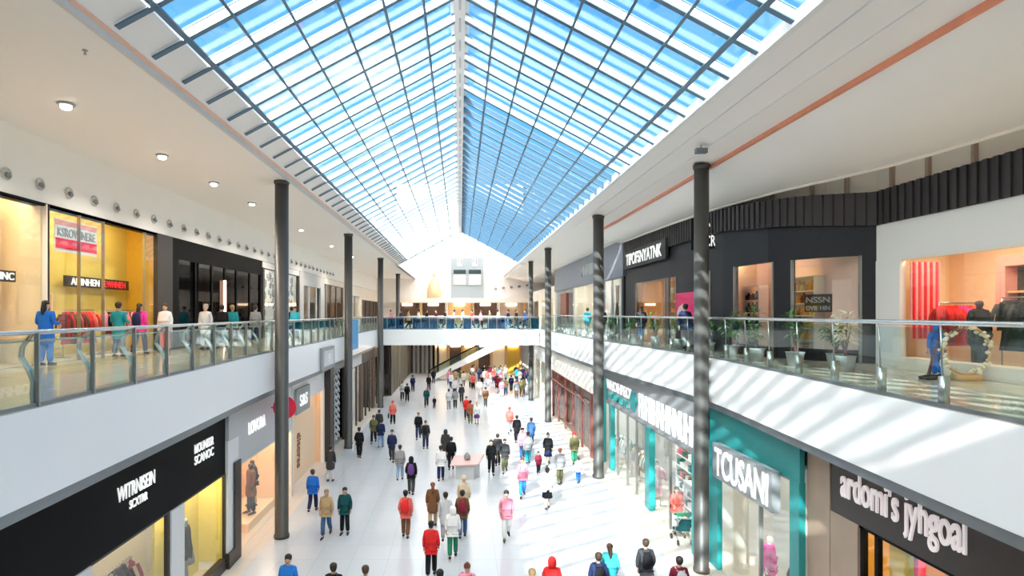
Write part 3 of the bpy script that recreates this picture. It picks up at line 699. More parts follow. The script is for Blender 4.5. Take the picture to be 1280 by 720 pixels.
shop('grey portal shopfront with a dark doorway', 'left', 11.5, 41.1, 48.6, FL, H2, 1.5, M_dkbrown, M_grey, header=.9, headm=M_lgrey, jl=1.0, jr=1.4, jm=M_lgrey, g=M_glass, mull=(.35, .65), mw=.3, mm=M_lgrey)
shop('cream shopfront with brown posts and hanging foliage', 'left', 11.5, 48.7, 56.5, FL, H2, 1.5, M_cream, M_brown, header=.5, headm=M_cream, jl=.5, jr=.5, jm=M_dkbrown, g=M_glass, mull=(.3, .6), mw=.25, mm=M_dkbrown, lamp=M_lampw)
shop('distant pale shopfront with a tall grey door', 'left', 11.5, 56.6, 67.0, FL, H2, 1.5, M_cream, M_cream, header=1.1, headm=M_cream, jl=1.5, jr=1.2, jm=M_cream, g=M_glass, mull=(.4, .6), mw=.5, mm=M_grey, lamp=M_lampw)
shop('farthest brown shopfront of the gallery with the flat ceiling', 'left', 11.5, 67.1, 79.8, FL, H2, 1.5, M_brown, M_brown, header=1.4, headm=M_cream, jl=1, jr=1, jm=M_brown, g=M_glass, mull=(.25, .5, .75), mw=.6, mm=M_brown)
# --- lower floor, side of the flat ceiling (X = -7.6)
H1 = 5.18
t, W = shop('black fronted corner shop with clothes and a yellow window', 'left', 7.6, 6.0, 18.5, 0, H1, 2.4, M_wht, M_wht, header=2.1, headm=M_black, jl=.1, jr=.1, jm=M_dkbrown, kick=0, g=M_glass, mull=(.455, .715, .77), mw=.12, mm=M_dkbrown, lamp=M_lampw, npan=3, door=(2,))
B(W*.72, W*.775, -.10, .10, 0, 3.05).build('white_pier', M_wht, t); B(W*.42, W*.46, -.10, .10, 0, 3.05).build('white_pier', M_wht, t)
B(W*.78, W-.1, .75, .82, .02, 3.05).build('yellow_backdrop', M_yellow, t); B(W*.775, W-.0, -.12, .08, 0, .38).build('window_plinth', M_dkbrown, t)
B(W*.78, W-.3, .25, .6, 2.98, 3.03).build('light_panel', M_lamp, t); B(W-.12, W-.02, 0, .8, .3, 3.05).build('yellow_side', M_yellow, t)
text('WITRNISEIN', 1.55, .34, M_letter, hb(t), (px_left(167, 7.6)-6.0, -.085, 4.20), ext=.012)
text('SCXTRR', .75, .2, M_letter, hb(t), (px_left(169, 7.6)-6.0, -.085, 3.84), ext=.012)
text('MOUNISSR', 1.25, .26, M_letter, hb(t), (px_left(252, 7.6)-6.0, -.085, 4.35), ext=.012)
text('SCANOC', 1.25, .26, M_letter, hb(t), (px_left(252, 7.6)-6.0, -.085, 4.02), ext=.012)
rack(-8.3, 13.6, .02, LZ, 1.9, ['black', 'charcoal', 'black', 'maroon', 'palegrey', 'tan'], 'clothing rack of black coats in the black fronted shop', 'the rack in the black fronted shop', 'coats in the black fronted shop', n=14, h=2.05, scale=1.25)
shelf(-9.7, 12.9, .02, LZ, 1.6, 2.3, 5, ['tan', 'beige', 'brown', 'grey'], 'shelf of tan goods in the black fronted shop', 'up in the black fronted shop', 'goods on the shelf in the black fronted shop', per=5, frame=M_tan)
def mannequin(x, y, z, label, **k): return person(x, y, z, label, hair=None, pose='mann', cat='mannequin', name='mannequin', **k)
mannequin(-7.98, 16.75, .36, 'mannequin in grey dress and dark jacket in the yellow window', topc='charcoal', bot='grey', coat=True, skirt=True, face=0, skinm=M_grey, scale=1.12, turn=R(-60))
m = MB(); m.box(-7.75, -7.45, 18.5, 19.4, .5, 4.1); m.mi = 1; m.box(-7.85, -7.38, 18.45, 19.45, 0, .5); m.box(-7.42, -7.38, 18.9, 19.45, .5, 3.3); m.mi = 2; m.box(-7.75, -7.42, 18.5, 19.4, 4.1, H1)
tag(m.build('shop_pier', [M_wht, M_dkbrown, M_lgrey]), 'white pier with a dark base between the black and the peach shops', 'pier')
t, W = shop('peach lit shopfront with a light grey lettered board', 'left', 7.6, 19.45, 25.8, 0, H1, 2.2, M_peach, M_peach, header=2.15, headm=M_lgrey, jl=.08, jr=.1, jm=M_cream, g=M_glass, mull=(), lamp=M_lamp, npan=3)
text('LOVORA', 1.75, .45, M_letter, hb(t), (px_left(319, 7.6)-19.45, -.085, 4.1), ext=.02)
m = MB(); m.tube([(0, -.03, 0), (0, .03, 0)], .46, 28); 
o = thing('round_sign', 'red round projecting sign hidden half behind the column', 'sign', (-7.0, 23.0, 4.45), 0); m.build('disc', M_red, o); B(-.6, -.4, -.02, .02, -.03, .03).build('bracket', M_band, o)
m = MB(); m.box(-8.9, -7.9, 21.5, 24.5, 0.02, .34); tag(m.build('display_plinth', M_peach), 'low peach display plinth under the patterned mannequin', 'plinth')
mannequin(-8.2, 22.6, .34, 'mannequin in a patterned black and ochre outfit on the peach plinth', topc='brown', bot='black', coat=True, face=0, skinm=M_dkbrown, scale=1.18, turn=R(-50))
mannequin(-8.45, 23.5, .34, 'mannequin in black and tan behind the patterned one', topc='black', bot='tan', face=0, skinm=M_dkbrown, scale=1.12, turn=R(-50))
t, W = shop('peach shop wall with vertical script lettering', 'left', 7.6, 25.9, 32.0, 0, H1, .35, M_peach, M_peach, header=1.15, headm=M_wht, jl=.1, jr=.3, jm=M_cream, lamp=M_lamp, npan=2)
o = text('ditorss', 1.7, .6, M_bronze, [c for c in t.children if c.name.startswith('back_wall')][0], (2.45, .32, 1.5), ext=.02); o.rotation_euler = (R(90), R(90), 0)
board('dark_sign_panel', 'dark grey sign panel with a white figure above the peach wall', 'sign', (-7.46, 27.3, 4.15), LZ, 2.3, 1.15, .1, M_grey, [('S&S', 1.3, .55, 0, 0, M_letter)])
m = MB(); m.box(-7.7, -7.2, 32.05, 33.0, 0, H1); tag(m.build('shop_pier', M_dkbrown), 'dark brown pier after the peach script wall', 'pier')
t, W = shop('shopfront with a black and white zigzag screen', 'left', 7.6, 33.05, 38.2, 0, H1, .6, M_black, M_black, header=.4, headm=M_band, jl=.1, jr=.7, jm=M_dkbrown, ceil=M_black)
m = MB(); 
for k in range(11):
    for q in range(5):
        a = .3+q*.78; m.bar((a, .2, .25+k*.42), (a+.39, .2, .55+k*.42), .16, .05, up=(0, 1, 0)); m.bar((a+.39, .2, .55+k*.42), (a+.78, .2, .25+k*.42), .16, .05, up=(0, 1, 0))
m.build('zigzag_screen', M_lgrey, t)
for i, (a, b, lab, bm) in enumerate(((38.3, 44.2, 'grey glass shopfront with posters beside the second column', M_lgrey), (44.3, 50.4, 'brown posted shopfront under the gallery near the footbridge', M_dkbrown), (50.5, 57.0, 'brown slatted shopfront under the footbridge end', M_brown))):
    shop(lab, 'left', 7.6, a, b, 0, H1, 1.4, (M_lgrey, M_cream, M_dkbrown)[i], bm, header=.8, headm=bm, jl=.5, jr=.6, jm=M_brown, g=M_glass, mull=(.33, .66), mw=.3, mm=M_dkbrown, lamp=M_lampw if i < 2 else None)
# light box on the gallery face, blue banner
t = thing('light_box', 'square grey framed light box on the white gallery face', 'light box', (-6.82, 29.6, FL-.86), LZ)
B(-1.35, 1.35, -.08, .04, -.55, .55).build('frame', M_grey, t); B(-1.05, 1.05, -.10, -.07, -.38, .38).build('panel', M_lgrey, t)
text('UEIR', .9, .4, M_wht, t, (0, -.11, 0), ext=.01)
t = thing('blue_banner', 'tall blue banner hanging over the railing past the second column', 'banner', (-6.95, 38.2, FL), LZ)
B(-1.0, 1.0, -.03, 0, -.95, 1.0).build('cloth', M_blueban, t); B(-1.05, 1.05, -.05, .02, 1.0, 1.05).build('top_rod', M_steel, t)

# --- right, upper gallery
t, W = shop('white fronted shop with an orange and red interior', 'right', 11.7, 5.0, 16.1, FL, 2.46+1.4, 1.9, M_peach, M_amber, header=1.0, headm=M_wht, jl=.88, jr=.1, jm=M_wht, g=M_glass, mull=(.55,), mw=.05, mm=M_cream, lamp=M_lamp, npan=4, fl=M_gal)
def hit(px):                    # where the picture column px meets the curved wall line
    k = (px-575)/720
    for (a, b), (c, d) in zip(WR[1:], WR[2:]):
        f0, f1 = a-k*b, c-k*d
        if f0 <= 0 <= f1 or f1 <= 0 <= f0:
            u = f0/(f0-f1); return (a+(c-a)*u, b+(d-b)*u)
def wallrun(pa, pb):
    A_, B_ = hit(pa), hit(pb); pts = [A_]+[p for p in WR[1:-1] if A_[1]+.05 < p[1] < B_[1]-.05]+[B_]; return pts
def wall_seg(m, pts, z0, z1, th=.15):
    for a, b in zip(pts, pts[1:]):
        d = Vector((b[0]-a[0], b[1]-a[1], 0)).normalized(); nx, ny = d.y*th, -d.x*th
        if nx < 0: nx, ny = -nx, -ny
        m.prism([a, b, (b[0]+nx, b[1]+ny), (a[0]+nx, a[1]+ny)][::(1 if (b[0]-a[0])*ny-(b[1]-a[1])*nx > 0 else -1)], z0, z1)
ds = thing('shopfront', 'curved charcoal shopfront with lit display windows', 'shop', (9.6, 21, FL), 0)
off = Vector((9.6, 21, FL))
def lp(pts): return [(x-off.x, y-off.y) for x, y in pts]
m = MB()
zt = 3.1
for a, b in ((1098, 1075), (990, 966), (918, 888), (870, 845), (834, 832), (795, 782)): wall_seg(m, lp(wallrun(a, b)), 0, zt+1.4)
for a, b in ((1075, 990), (966, 918), (888, 870), (845, 834), (832, 795)): wall_seg(m, lp(wallrun(a, b)), 3.05, zt+1.4); 
for a, b in ((1075, 990), (966, 918)): wall_seg(m, lp(wallrun(a, b)), 0, .35)
m.build('curved_wall', M_char, ds)
for a, b in ((1075, 990), (966, 918), (888, 870), (845, 834), (832, 795)):
    m = MB(); wall_seg(m, lp(wallrun(a, b)), .05, 3.05, .012); m.build('window_glass', M_glass, ds)
    q = wallrun(a, b)
    for p in (q[0], q[-1]): B(p[0]-off.x-.03, p[0]-off.x+.05, p[1]-off.y-.03, p[1]-off.y+.03, 0, 3.05).build('window_frame', M_steel, ds)
m = MB(); m.box(1.9, 2.0, -4.6, 12, 0, 3.5); m.build('back_wall', M_pinkb, ds)
for x_, y_ in ((.15, 1.3), (.1, 3.6), (.1, 11.9)): B(x_, 1.95, y_, y_+.1, 0, 3.5).build('partition', M_peach, ds)
for y in (-1.6, 1.2, 5.5, 9.2): B(.75, 1.25, y-.3, y+.3, 3.38, 3.44).build('light_panel', M_lamp, ds)
m = MB(); m.prism([(1.3, -3.9), (2.0, -4.4), (2.0, 12), (.1, 12), (.2, 0), (.75, -2.4)], 3.45, 3.55); m.build('shop_ceiling', M_cream, ds)
# fluted fascia above it and along the near shop
def fluted(name, label, pts, zb, zt_):
    t = thing(name, label, 'fascia', (pts[0][0], pts[0][1], 0)); o = pts[0]; m = MB(); k = len(pts)
    L_ = [0]
    for a, b in zip(pts, pts[1:]): L_.append(L_[-1]+math.dist(a, b))
    n_ = int(L_[-1]/.13)
    def at(s_):
        for i in range(k-1):
            if s_ <= L_[i+1]+1e-6:
                u = (s_-L_[i])/(L_[i+1]-L_[i]); return (pts[i][0]+(pts[i+1][0]-pts[i][0])*u, pts[i][1]+(pts[i+1][1]-pts[i][1])*u)
        return pts[-1]
    for i in range(n_):
        a, b = at(L_[-1]*i/n_), at(L_[-1]*(i+1)/n_); ym = (a[1]+b[1])/2; dx = 0 if i % 2 else .05
        m.hexa([(a[0]-o[0]-dx, a[1]-o[1], zb(ym)), (b[0]-o[0]-dx, b[1]-o[1], zb(ym)), (b[0]-o[0]+.2, b[1]-o[1], zb(ym)), (a[0]-o[0]+.2, a[1]-o[1], zb(ym))][::-1],
               [(a[0]-o[0]-dx, a[1]-o[1], zt_(ym)), (b[0]-o[0]-dx, b[1]-o[1], zt_(ym)), (b[0]-o[0]+.2, b[1]-o[1], zt_(ym)), (a[0]-o[0]+.2, a[1]-o[1], zt_(ym))][::-1])
    m.build('fluted_board', M_flute, t); return t
fb = lambda y: EYE+interp([(2.46, 5), (2.46, 16.1), (2.67, 17.5), (2.98, 21), (3.05, 33)], y)
ft = lambda y: EYE+interp([(3.42, 5), (3.40, 16.1), (3.55, 17.5), (3.80, 21), (4.04, 25), (4.06, 33)], y)
fluted('fluted_fascia', 'straight dark fluted fascia above the white fronted shop', [(11.6, 5.0), (11.6, 15.9)], fb, ft)
fluted('fluted_fascia', 'curved dark fluted fascia above the charcoal shopfront', [(11.62, 16.0), (11.45, 16.2), (10.9, 16.65), (10.45, 17.0), (10.1, 17.7), (9.78, 18.5), (9.6, 19.6), (9.48, 21), (9.42, 23.5), (9.4, 26), (9.4, 32.9)], fb, ft)
# clerestory panels
m = MB(); m.box(11.75, 11.85, 5, 16.3, EYE+3.35, EYE+4.3)
cl_pts = [(11.8, 16.2), (10.95, 17.2), (10.3, 18.7), (9.95, 21), (9.85, 26), (9.85, 32.9)]
wall_seg(m, cl_pts, EYE+3.3, EYE+4.35, .1); o = tag(m.build('clerestory_panel', M_cream), 'beige panel band between the fluted fascia and the soffit', 'panel')
m = MB(); 
for y in (7.0, 8.6, 10.2, 11.7, 13.1, 14.4, 15.6): m.box(11.66, 11.75, y-.05, y+.05, EYE+3.35, EYE+4.0)
for x_, y_ in ((11.3, 16.75), (10.75, 17.5), (10.2, 18.7)): m.box(x_-.1, x_, y_-.04, y_+.04, EYE+3.35, EYE+4.1)
m.build('dark_post', M_tan, o)
# contents of the dark shop windows
shelf(10.85, 21.2, FL+.02, RZ, 1.2, 2.4, 5, ['black', 'black', 'brown', 'charcoal'], 'shelf of dark goods on the peach wall in the narrow window', 'up in the narrow charcoal window', 'dark goods in the narrow window', per=4, frame=M_pinkb, item='dark_jar', iname='jar', isz=.34)
shelf(11.35, 19.0, FL+.02, RZ, 1.6, 2.6, 6, ['orange', 'brown', 'rust', 'yellow', 'tan'], 'shelf crowded with brown and gold goods in the wide window', 'up in the wide charcoal window', 'gold goods in the wide window', per=7, frame=M_cream, item='goods_jar', iname='jar', isz=.3)
board('menu_board', 'dark framed picture board in the wide charcoal shop window', 'board', (10.98, 17.65, FL+1.72), R(-60), .8, .55, .05, M_dkbrown, [('NSSN', .7, .18, 0, .1, M_greyt), ('OVIE HIN', .7, .14, 0, -.15, M_greyt)])
board('wall_panel', 'blush panel standing in the wide charcoal shop window', 'panel', (11.45, 17.0, FL+1.22), R(-50), .8, 2.4, .05, M_pinkb)
board('projecting_sign', 'dark projecting sign with white letters behind the thick column', 'sign', (9.35, 21.9, EYE+3.05), R(-35), 1.05, 1.2, .1, M_black, [('INN', .6, .42, -.05, .32, M_letter), ('TXCR', .75, .42, -.02, -.3, M_letter)])
board('magenta_poster', 'magenta poster with a white shape in the gallery window', 'poster', (9.35, 23.9, FL+1.65), RZ, 1.9, 1.25, .04, M_magenta)
o = [x for x in COL.objects if x.name == 'magenta_poster'][0]
m = MB(); m.tube([(-.1, -.03, -.6), (-.1, -.03, -.2), (-.1, -.03, .02), (-.1, -.03, .15)], [.30, .28, .20, .05], 12, flat=.1); m.build('white_shape', M_wht, o)
t = thing('orange_curtain', 'orange pleated curtain in the gallery shop beyond the thick column', 'curtain', (9.75, 29.3, FL+.05), RZ)
m = MB(); pts = []
for i in range(40): pts.append((-1.5+3.0*i/39, .06*math.sin(i*1.5)))
for a, b in zip(pts, pts[1:]): m.prism([a, b, (b[0], b[1]+.03), (a[0], a[1]+.03)], 0, 2.95)
m.build('cloth', M_orange, t); m = MB(); m.tube([(-1.6, 0, 2.97), (1.6, 0, 2.97)], .025, 8); m.build('rod', M_steel, t)
shelf(10.2, 27.3, FL+.02, RZ, .9, 2.9, 6, ['cream', 'orange', 'tan', 'beige'], 'honey timber shelf next to the orange curtain', 'up the honey timber unit', 'goods beside the orange curtain', per=3, frame=M_timber)
t = board('fascia_sign', 'dark fascia sign with a row of white letters above the orange curtain', 'sign', (9.30, 29.2, EYE+2.95), RZ, 6.6, .95, .12, M_char, [('TIPOFSNYATNK', 5.6, .62, 0, 0, M_letter)])
# far right upper shops
m = MB(); m.box(9.35, 9.5, 33.1, 57, EYE+2.15, EYE+4.25); o = tag(m.build('fascia_board', M_slate), 'long slate grey fascia above the far shops of the sunlit gallery', 'fascia')
text('MNWIIIN', 4.5, .8, M_lgrey, o, (9.33, 42, EYE+3.2)); o.children[0].rotation_euler = (R(90), 0, R(-90))
shop('pale shopfront with grey hanging fabric past the orange curtain', 'right', 9.5, 33.2, 39.9, FL, 3.55, 2, M_lgrey, M_wht, jl=.2, jr=.4, jm=M_char, g=M_glass, mull=(.3, .6), mw=.1, mm=M_grey, lamp=M_lampw)
shop('cream shopfront with draped white fabric in the sunlit gallery', 'right', 9.5, 40.0, 47.5, FL, 3.55, 2, M_cream, M_cream, jl=.3, jr=.3, jm=M_cream, g=M_glass, mull=(.5,), mm=M_cream, lamp=M_lampw)
t, W = shop('shopfront with a red box in its far window', 'right', 9.5, 47.6, 57, FL, 3.55, 2, M_lgrey, M_grey, jl=.3, jr=.3, jm=M_lgrey, g=M_glass, mull=(.5,), mm=M_grey, lamp=M_lampw)
B(W*.45, W*.75, -.3, -.05, 1.0, 3.2).build('red_box', M_redbr, t)
for k, (y, c) in enumerate(((34.3, 'grey'), (35.5, 'palegrey'), (36.6, 'charcoal'), (37.8, 'palegrey'))):
    m = MB(); m.tube([(0, 0, 3.2), (.03, .05, 2.2), (-.03, -.04, 1.2), (.02, 0, .1)], [.22, .16, .24, .34], 12, flat=.5)
    o = m.build('hanging_drape', cloth(c), None, True, (10.0, y, FL)); tag(o, ['grey drape nearest the dark wall in the pale shop window', 'pale drape second in the pale shop window', 'charcoal drape third in the pale shop window', 'pale drape last in the pale shop window'][k], 'drape')
shop('distant white shopfront on the sunlit side beyond the footbridge', 'right', 9.5, 57.1, 68, FL, 4.2, 1.5, M_cream, M_cream, jl=1, jr=1, jm=M_cream, g=M_glass, mull=(.5,), mm=M_cream, lamp=M_lampw, header=1.2, headm=M_cream)
shop('last pale shopfront on the sunlit side in the far hall', 'right', 9.5, 68.1, 79.8, FL, 4.2, 1.5, M_brown, M_cream, jl=1, jr=1, jm=M_cream, g=M_glass, mull=(.5,), mm=M_cream, header=1.2, headm=M_cream)
# contents of the white fronted shop
board('pink_curtain_panel', 'tall salmon striped panel on the side wall of the orange shop', 'panel', (12.15, 15.05, FL+1.75), 0, .75, 2.0, .04, M_pink)
o = [x for x in COL.objects if x.name == 'pink_curtain_panel'][0]
m = MB()
for i in range(5): m.box(-.34+.15*i, -.28+.15*i, -.045, -.02, -1, 1)
m.build('stripe', M_red, o)
rack(12.6, 14.55, FL+.02, R(10), 1.2, ['hotpink', 'red', 'coral', 'red', 'maroon'], 'rack of red and pink garments under the salmon panel', 'the rack under the salmon panel', 'red garments in the orange shop', n=12, h=1.65)
rack(12.75, 12.6, FL+.02, RZ, 1.9, ['black', 'charcoal', 'black', 'olive'], 'rack of black jackets in the orange shop', 'the jacket rack in the orange shop', 'black jackets in the orange shop', n=14, h=1.75, scale=1.15)
rack(12.75, 10.4, FL+.02, RZ, 1.9, ['black', 'charcoal', 'rust', 'black'], 'rack of dark jackets at the picture edge in the orange shop', 'the jacket rack at the picture edge', 'dark jackets at the edge of the orange shop', n=14, h=1.75, scale=1.15)
t = thing('red_shelf_frame', 'red framed shelf niche on the rear wall of the orange shop', 'shelf', (13.45, 12.6, FL+1.4), RZ)
B(-1.6, 1.6, -.25, .1, 1.15, 1.4).build('top_beam', M_pink, t); B(-1.6, -1.35, -.25, .1, 0, 1.15).build('upright', M_pink, t); B(1.35, 1.6, -.25, .1, 0, 1.15).build('upright', M_pink, t)
B(-1.35, 1.35, -.2, .1, .5, .55).build('shelf_board', M_timber, t); B(-1.35, 1.35, .05, .1, 0, 1.15).build('back_panel', M_dkbrown, t)
mannequin(12.3, 13.65, FL+.02, 'mannequin in a long black coat with pale stripes in the orange shop', topc='black', bot='charcoal', coat=True, face=0, skinm=M_dkbrown)
mannequin(12.3, 11.7, FL+.02, 'mannequin in a black jacket near the red framed niche', topc='charcoal', bot='black', face=0, skinm=M_dkbrown)
m = MB(); m.box(11.05, 11.55, 8.5, 14.6, 0.002, .30); o = tag(m.build('window_bench', M_cream, None, False, (0, 0, FL)), 'low cream bench below the window of the orange shop', 'bench')

# --- right, lower floor
t, W = shop('dark brown shopfront with pale slanted lettering near the picture corner', 'right', 8.5, 7.9, 13.1, 0, H1, 2, M_pinkb, M_gold, header=1.45, headm=M_dkbrown, jl=.9, jr=.1, jm=M_tan, g=M_glass, mull=(.19, .27), mw=.1, mm=M_black, lamp=M_lamp, npan=2)
t['label'] = 'dark brown shopfront with pale lettering in the picture corner'
text("ardomi's jyhgoal", 3.15, .92, mat('pale pink letters', (.88, .80, .80), .4, emit=.3), hb(t), (1.95, -.085, 4.42), ext=.02)
B(W*.3, W*.42, 0.1, .3, 0, 3.7).build('timber_pier', M_gold, t); B(W*.42, W*.44, .1, .25, 0, 3.7).build('red_edge', M_red, t)
m = MB(); m.box(8.42, 8.75, 13.12, 13.95, 0, H1); tag(m.build('stone_pier', M_tan), 'tan stone pier between the teal and the dark brown shops', 'pier')
m = MB(); m.box(8.42, 8.8, 5.5, 7.88, 0, H1); tag(m.build('shop_pier', M_redbr), 'red brown pier at the picture corner', 'pier')
t, W = shop('teal framed shopfront with a white lettered sign and pink shirted mannequin', 'right', 8.3, 13.97, 19.0, 0, H1, 2.0, M_wht, M_cream, header=1.1, headm=M_teal, jl=.6, jr=.4, jm=M_teal, g=M_glass, mull=(.62,), mw=.06, mm=M_grey, lamp=M_lampw, npan=3)
sb_ = board('shop_sign', 'dark grey boxed sign with tall white letters on the teal front', 'sign', (8.08, 16.45, 3.62), RZ, 3.45, 1.05, .22, M_grey, [('TCUSANI', 3.1, .86, 0, 0, M_letter)])
B(.0, 1.6, .3, .35, 1.0, 1.0+.01).build('top_strip', M_teal, sb_)  # thin teal strip above the sign board
mannequin(8.75, 16.3, .02, 'mannequin in a hot pink shirt and jeans in the teal framed window', topc='hotpink', bot='denim', face=0, skinm=M_cream, turn=R(50), scale=1.12)
rack(8.95, 14.85, .02, RZ, 1.1, ['black', 'charcoal', 'navy'], 'rack of black clothes in the teal framed window', 'the rack in the teal framed window', 'black clothes in the teal framed shop', n=9, h=1.6)
t, W = shop('long teal shopfront under a band of dense white lettering', 'right', 8.0, 19.3, 32.3, 0, H1, 2.2, M_lgrey, M_wht, header=1.75, headm=M_grey, jl=.5, jr=.4, jm=M_teal, g=M_glass, mull=(.12, .24, .37, .48, .64, .8), mw=.09, mm=M_steel, lamp=M_lampw, npan=5)
B(W*.60, W*.645, -.14, .1, 0, 3.43).build('teal_pillar', M_teal, t)
B(W*.14, W*.17, -.12, .1, 0, 3.43).build('teal_pillar', M_teal, t)
B(W*.02, W*.10, -.1, -.05, 3.55, 4.75).build('teal_sign_field', M_teal, t)
m = MB(); m.tube([(W*.46, -.12, 4.2), (W*.46, -.06, 4.2)], .5, 6); m.build('teal_badge', M_teal, t)
text('WHOIHPECR', 4.6, .5, M_letter, hb(t), (W*.27, -.085, 4.45), ext=.02); text('NOSMETIC', 3.6, .36, mat('teal letters', (.02, .38, .36), .4), t, (W*.27, -.085, 3.9), ext=.02)
text('HUHRHNHINNUHI', 5.9, 1.05, M_letter, hb(t), (W*.75, -.085, 4.15), ext=.02)
rack(8.6, 30.0, .02, RZ, 2.4, ['white', 'cream', 'palegrey', 'green'], 'rack of pale clothes at the far end of the long teal shop', 'the farthest rack in the long teal shop', 'pale clothes far in the long teal shop', n=12, h=1.8, scale=1.2)
rack(8.6, 26.8, .02, RZ, 2.6, ['white', 'cream', 'grey', 'tan'], 'rack of pale clothes midway in the long teal shop', 'the middle rack in the long teal shop', 'pale clothes midway in the long teal shop', n=14, h=1.8, scale=1.2)
shelf(9.2, 22.8, .02, RZ, 2.6, 2.9, 6, ['coral', 'white', 'teal', 'brown', 'pink', 'cream', 'green'], 'tall shelf of colourful goods in the long teal shop', 'up in the long teal shop', 'colourful goods in the long teal shop', per=9)
shelf(8.6, 20.9, .02, RZ, 1.6, 1.9, 4, ['coral', 'white', 'teal', 'maroon', 'cream'], 'low shelf of colourful goods by the thick column', 'up by the thick column', 'colourful goods on the low shelf', per=7)
rack(8.5, 24.9, .02, RZ, .9, ['white', 'pink', 'cream'], 'short rack beside the teal pillar in the long teal shop', 'the short rack by the teal pillar', 'garments beside the teal pillar', n=6, h=1.7, scale=1.1)
t, W = shop('shopfront of red brown slats and posts', 'right', 7.5, 32.6, 46.5, 0, H1, 1.4, M_dkbrown, M_redbr, header=1.5, headm=M_cream, jl=.4, jr=.3, jm=M_redbr, g=M_glass, mull=(.2, .4, .6, .8), mw=.35, mm=M_redbr, lamp=M_lamp, npan=3)
for i in range(34): B(.5+i*.38, .5+i*.38+.10, .25, .33, 0, 2.9).build('slat', M_brown if i % 3 else M_redbr, t)
m = MB(); m.tube([(0, -.2, 3.05), (W, -.2, 3.05)], .05, 8); m.build('red_rail', M_redbr, t)
shop('plain cream shopfront past the red brown slats', 'right', 7.4, 46.6, 57, 0, H1, 1.2, M_cream, M_cream, header=1.2, headm=M_wht, jl=1.2, jr=.8, jm=M_cream, g=M_glass, mull=(.4, .7), mw=.3, mm=M_cream)

# ------------------------------------------------------------------ far hall
struct(B(-17, 17, YH, YH+.4, 0, 21).build('wall_far', M_soff))
for s in (-1, 1): struct(B(*sorted((s*6.25, s*6.5)), YE+.3, YH, EYE+4.85, 21).build('wall_hall', M_soff))
m = MB(); m.hexa([(-6.5, YE+.3, RZE+.25), (0, YE+.3, RZR+.25), (0, YE+.6, RZR+.25), (-6.5, YE+.6, RZE+.25)], [(-6.5, YE+.3, 21), (0, YE+.3, 21), (0, YE+.6, 21), (-6.5, YE+.6, 21)])
m.hexa([(0, YE+.3, RZR+.25), (6.5, YE+.3, RZE+.25), (6.5, YE+.6, RZE+.25), (0, YE+.6, RZR+.25)], [(0, YE+.3, 21), (6.5, YE+.3, 21), (6.5, YE+.6, 21), (0, YE+.6, 21)])
struct(m.build('wall_gable_sunblock', M_soff))  # unseen wall, added so the sun enters only below the gable
fr = bpy.data.materials.new('frosted glass'); fr.use_nodes = True; ft_ = fr.node_tree; ft_.nodes.clear()
fo_ = ft_.nodes.new('ShaderNodeOutputMaterial'); tl_ = ft_.nodes.new('ShaderNodeBsdfTranslucent'); tl_.inputs[0].default_value = (.95, .95, .95, 1); ft_.links.new(tl_.outputs[0], fo_.inputs[0])
struct(B(-6.5, 6.5, YE+.3, YH, 21, 21.03).build('window_hall_diffuser', fr))  # unseen hall roof, added frosted to even out the sun on the far wall
for k in range(12): struct(B(-6.5, 6.5, YE+1+k*2, YE+1.15+k*2, 20.8, 21).build('trim_hall_%d' % k, M_raft))
struct(B(-6.8, 6.8, 74.5, YH, FL-1.4, FL).build('floor_far_gallery', M_fascia))
railing('glass_railing', 'distant railing of the end gallery in the far hall', [(-6.7, 74.6), (6.7, 74.6)], FL, 1.1, 1, 'plain', lambda i, c: M_blueg if i % 3 == 0 else M_bal, 1.3)
t = thing('shopfront', 'distant cream and brown shopfront on the end gallery', 'shop', (0, 79.9, FL))
B(-9.3, 9.3, -2.0, .1, 2.9, 3.5).build('cornice', M_cream, t)
for i in range(6): B(-9.2+i*3.6, -9.2+i*3.6+.35, -.3, .1, 0, 2.9).build('pillar', M_timber if i % 2 else M_cream, t)
for i in range(5): B(-8.8+i*3.6, -5.7+i*3.6, -.1, .1, .1, 2.9).build('brown_window', [M_brown, M_brown, M_timber, M_brown, M_tan, M_brown][i], t)
for i in range(5): B(-8.0+i*3.6, -6.6+i*3.6, -.3, -.1, 2.5, 2.8).build('light_panel', M_lamp, t)
t = thing('shopfront', 'honey timber shopfront lit gold at the end of the mall', 'shop', (0, 79.9, 0))
B(-7, 8.5, -.5, .1, 4.2, 5.0).build('timber_beam', M_timber, t)
for i in range(7): B(-3.8+i*2.0, -3.8+i*2.0+.32, -.4, .1, 0, 4.2).build('timber_pillar', M_timber, t)
for i in range(6): B(-3.45+i*2.0, -1.85+i*2.0, -.1, .0, 0, 4.2).build('lit_window', [M_amber, M_brown, M_timber, M_brown, M_amber, M_gold][i], t); B(-3.3+i*2.0, -2.0+i*2.0, -.35, -.15, 3.6, 3.9).build('light_panel', M_lamp, t)
t = thing('slatted_wall', 'olive brown wall of tall vertical slats beside the escalator', 'wall panel', (-7.1, 57.3, 0), 0)
B(0, .1, 0, 22, 0, 5.1).build('backing', M_dkbrown, t)
mo = mat('olive slat', (.20, .18, .12), .6, var=.3, scale=1)
for i in range(24): B(.1, .25, .2+i*.9, .75+i*.9, 0, 5.1).build('slat', mo if i % 3 else M_dkbrown, t)
for i in range(7): B(.3+i*.6, .6+i*.6, 22.2, 22.4, 0, 5.1).build('slat', mo if i % 2 else M_dkbrown, t)
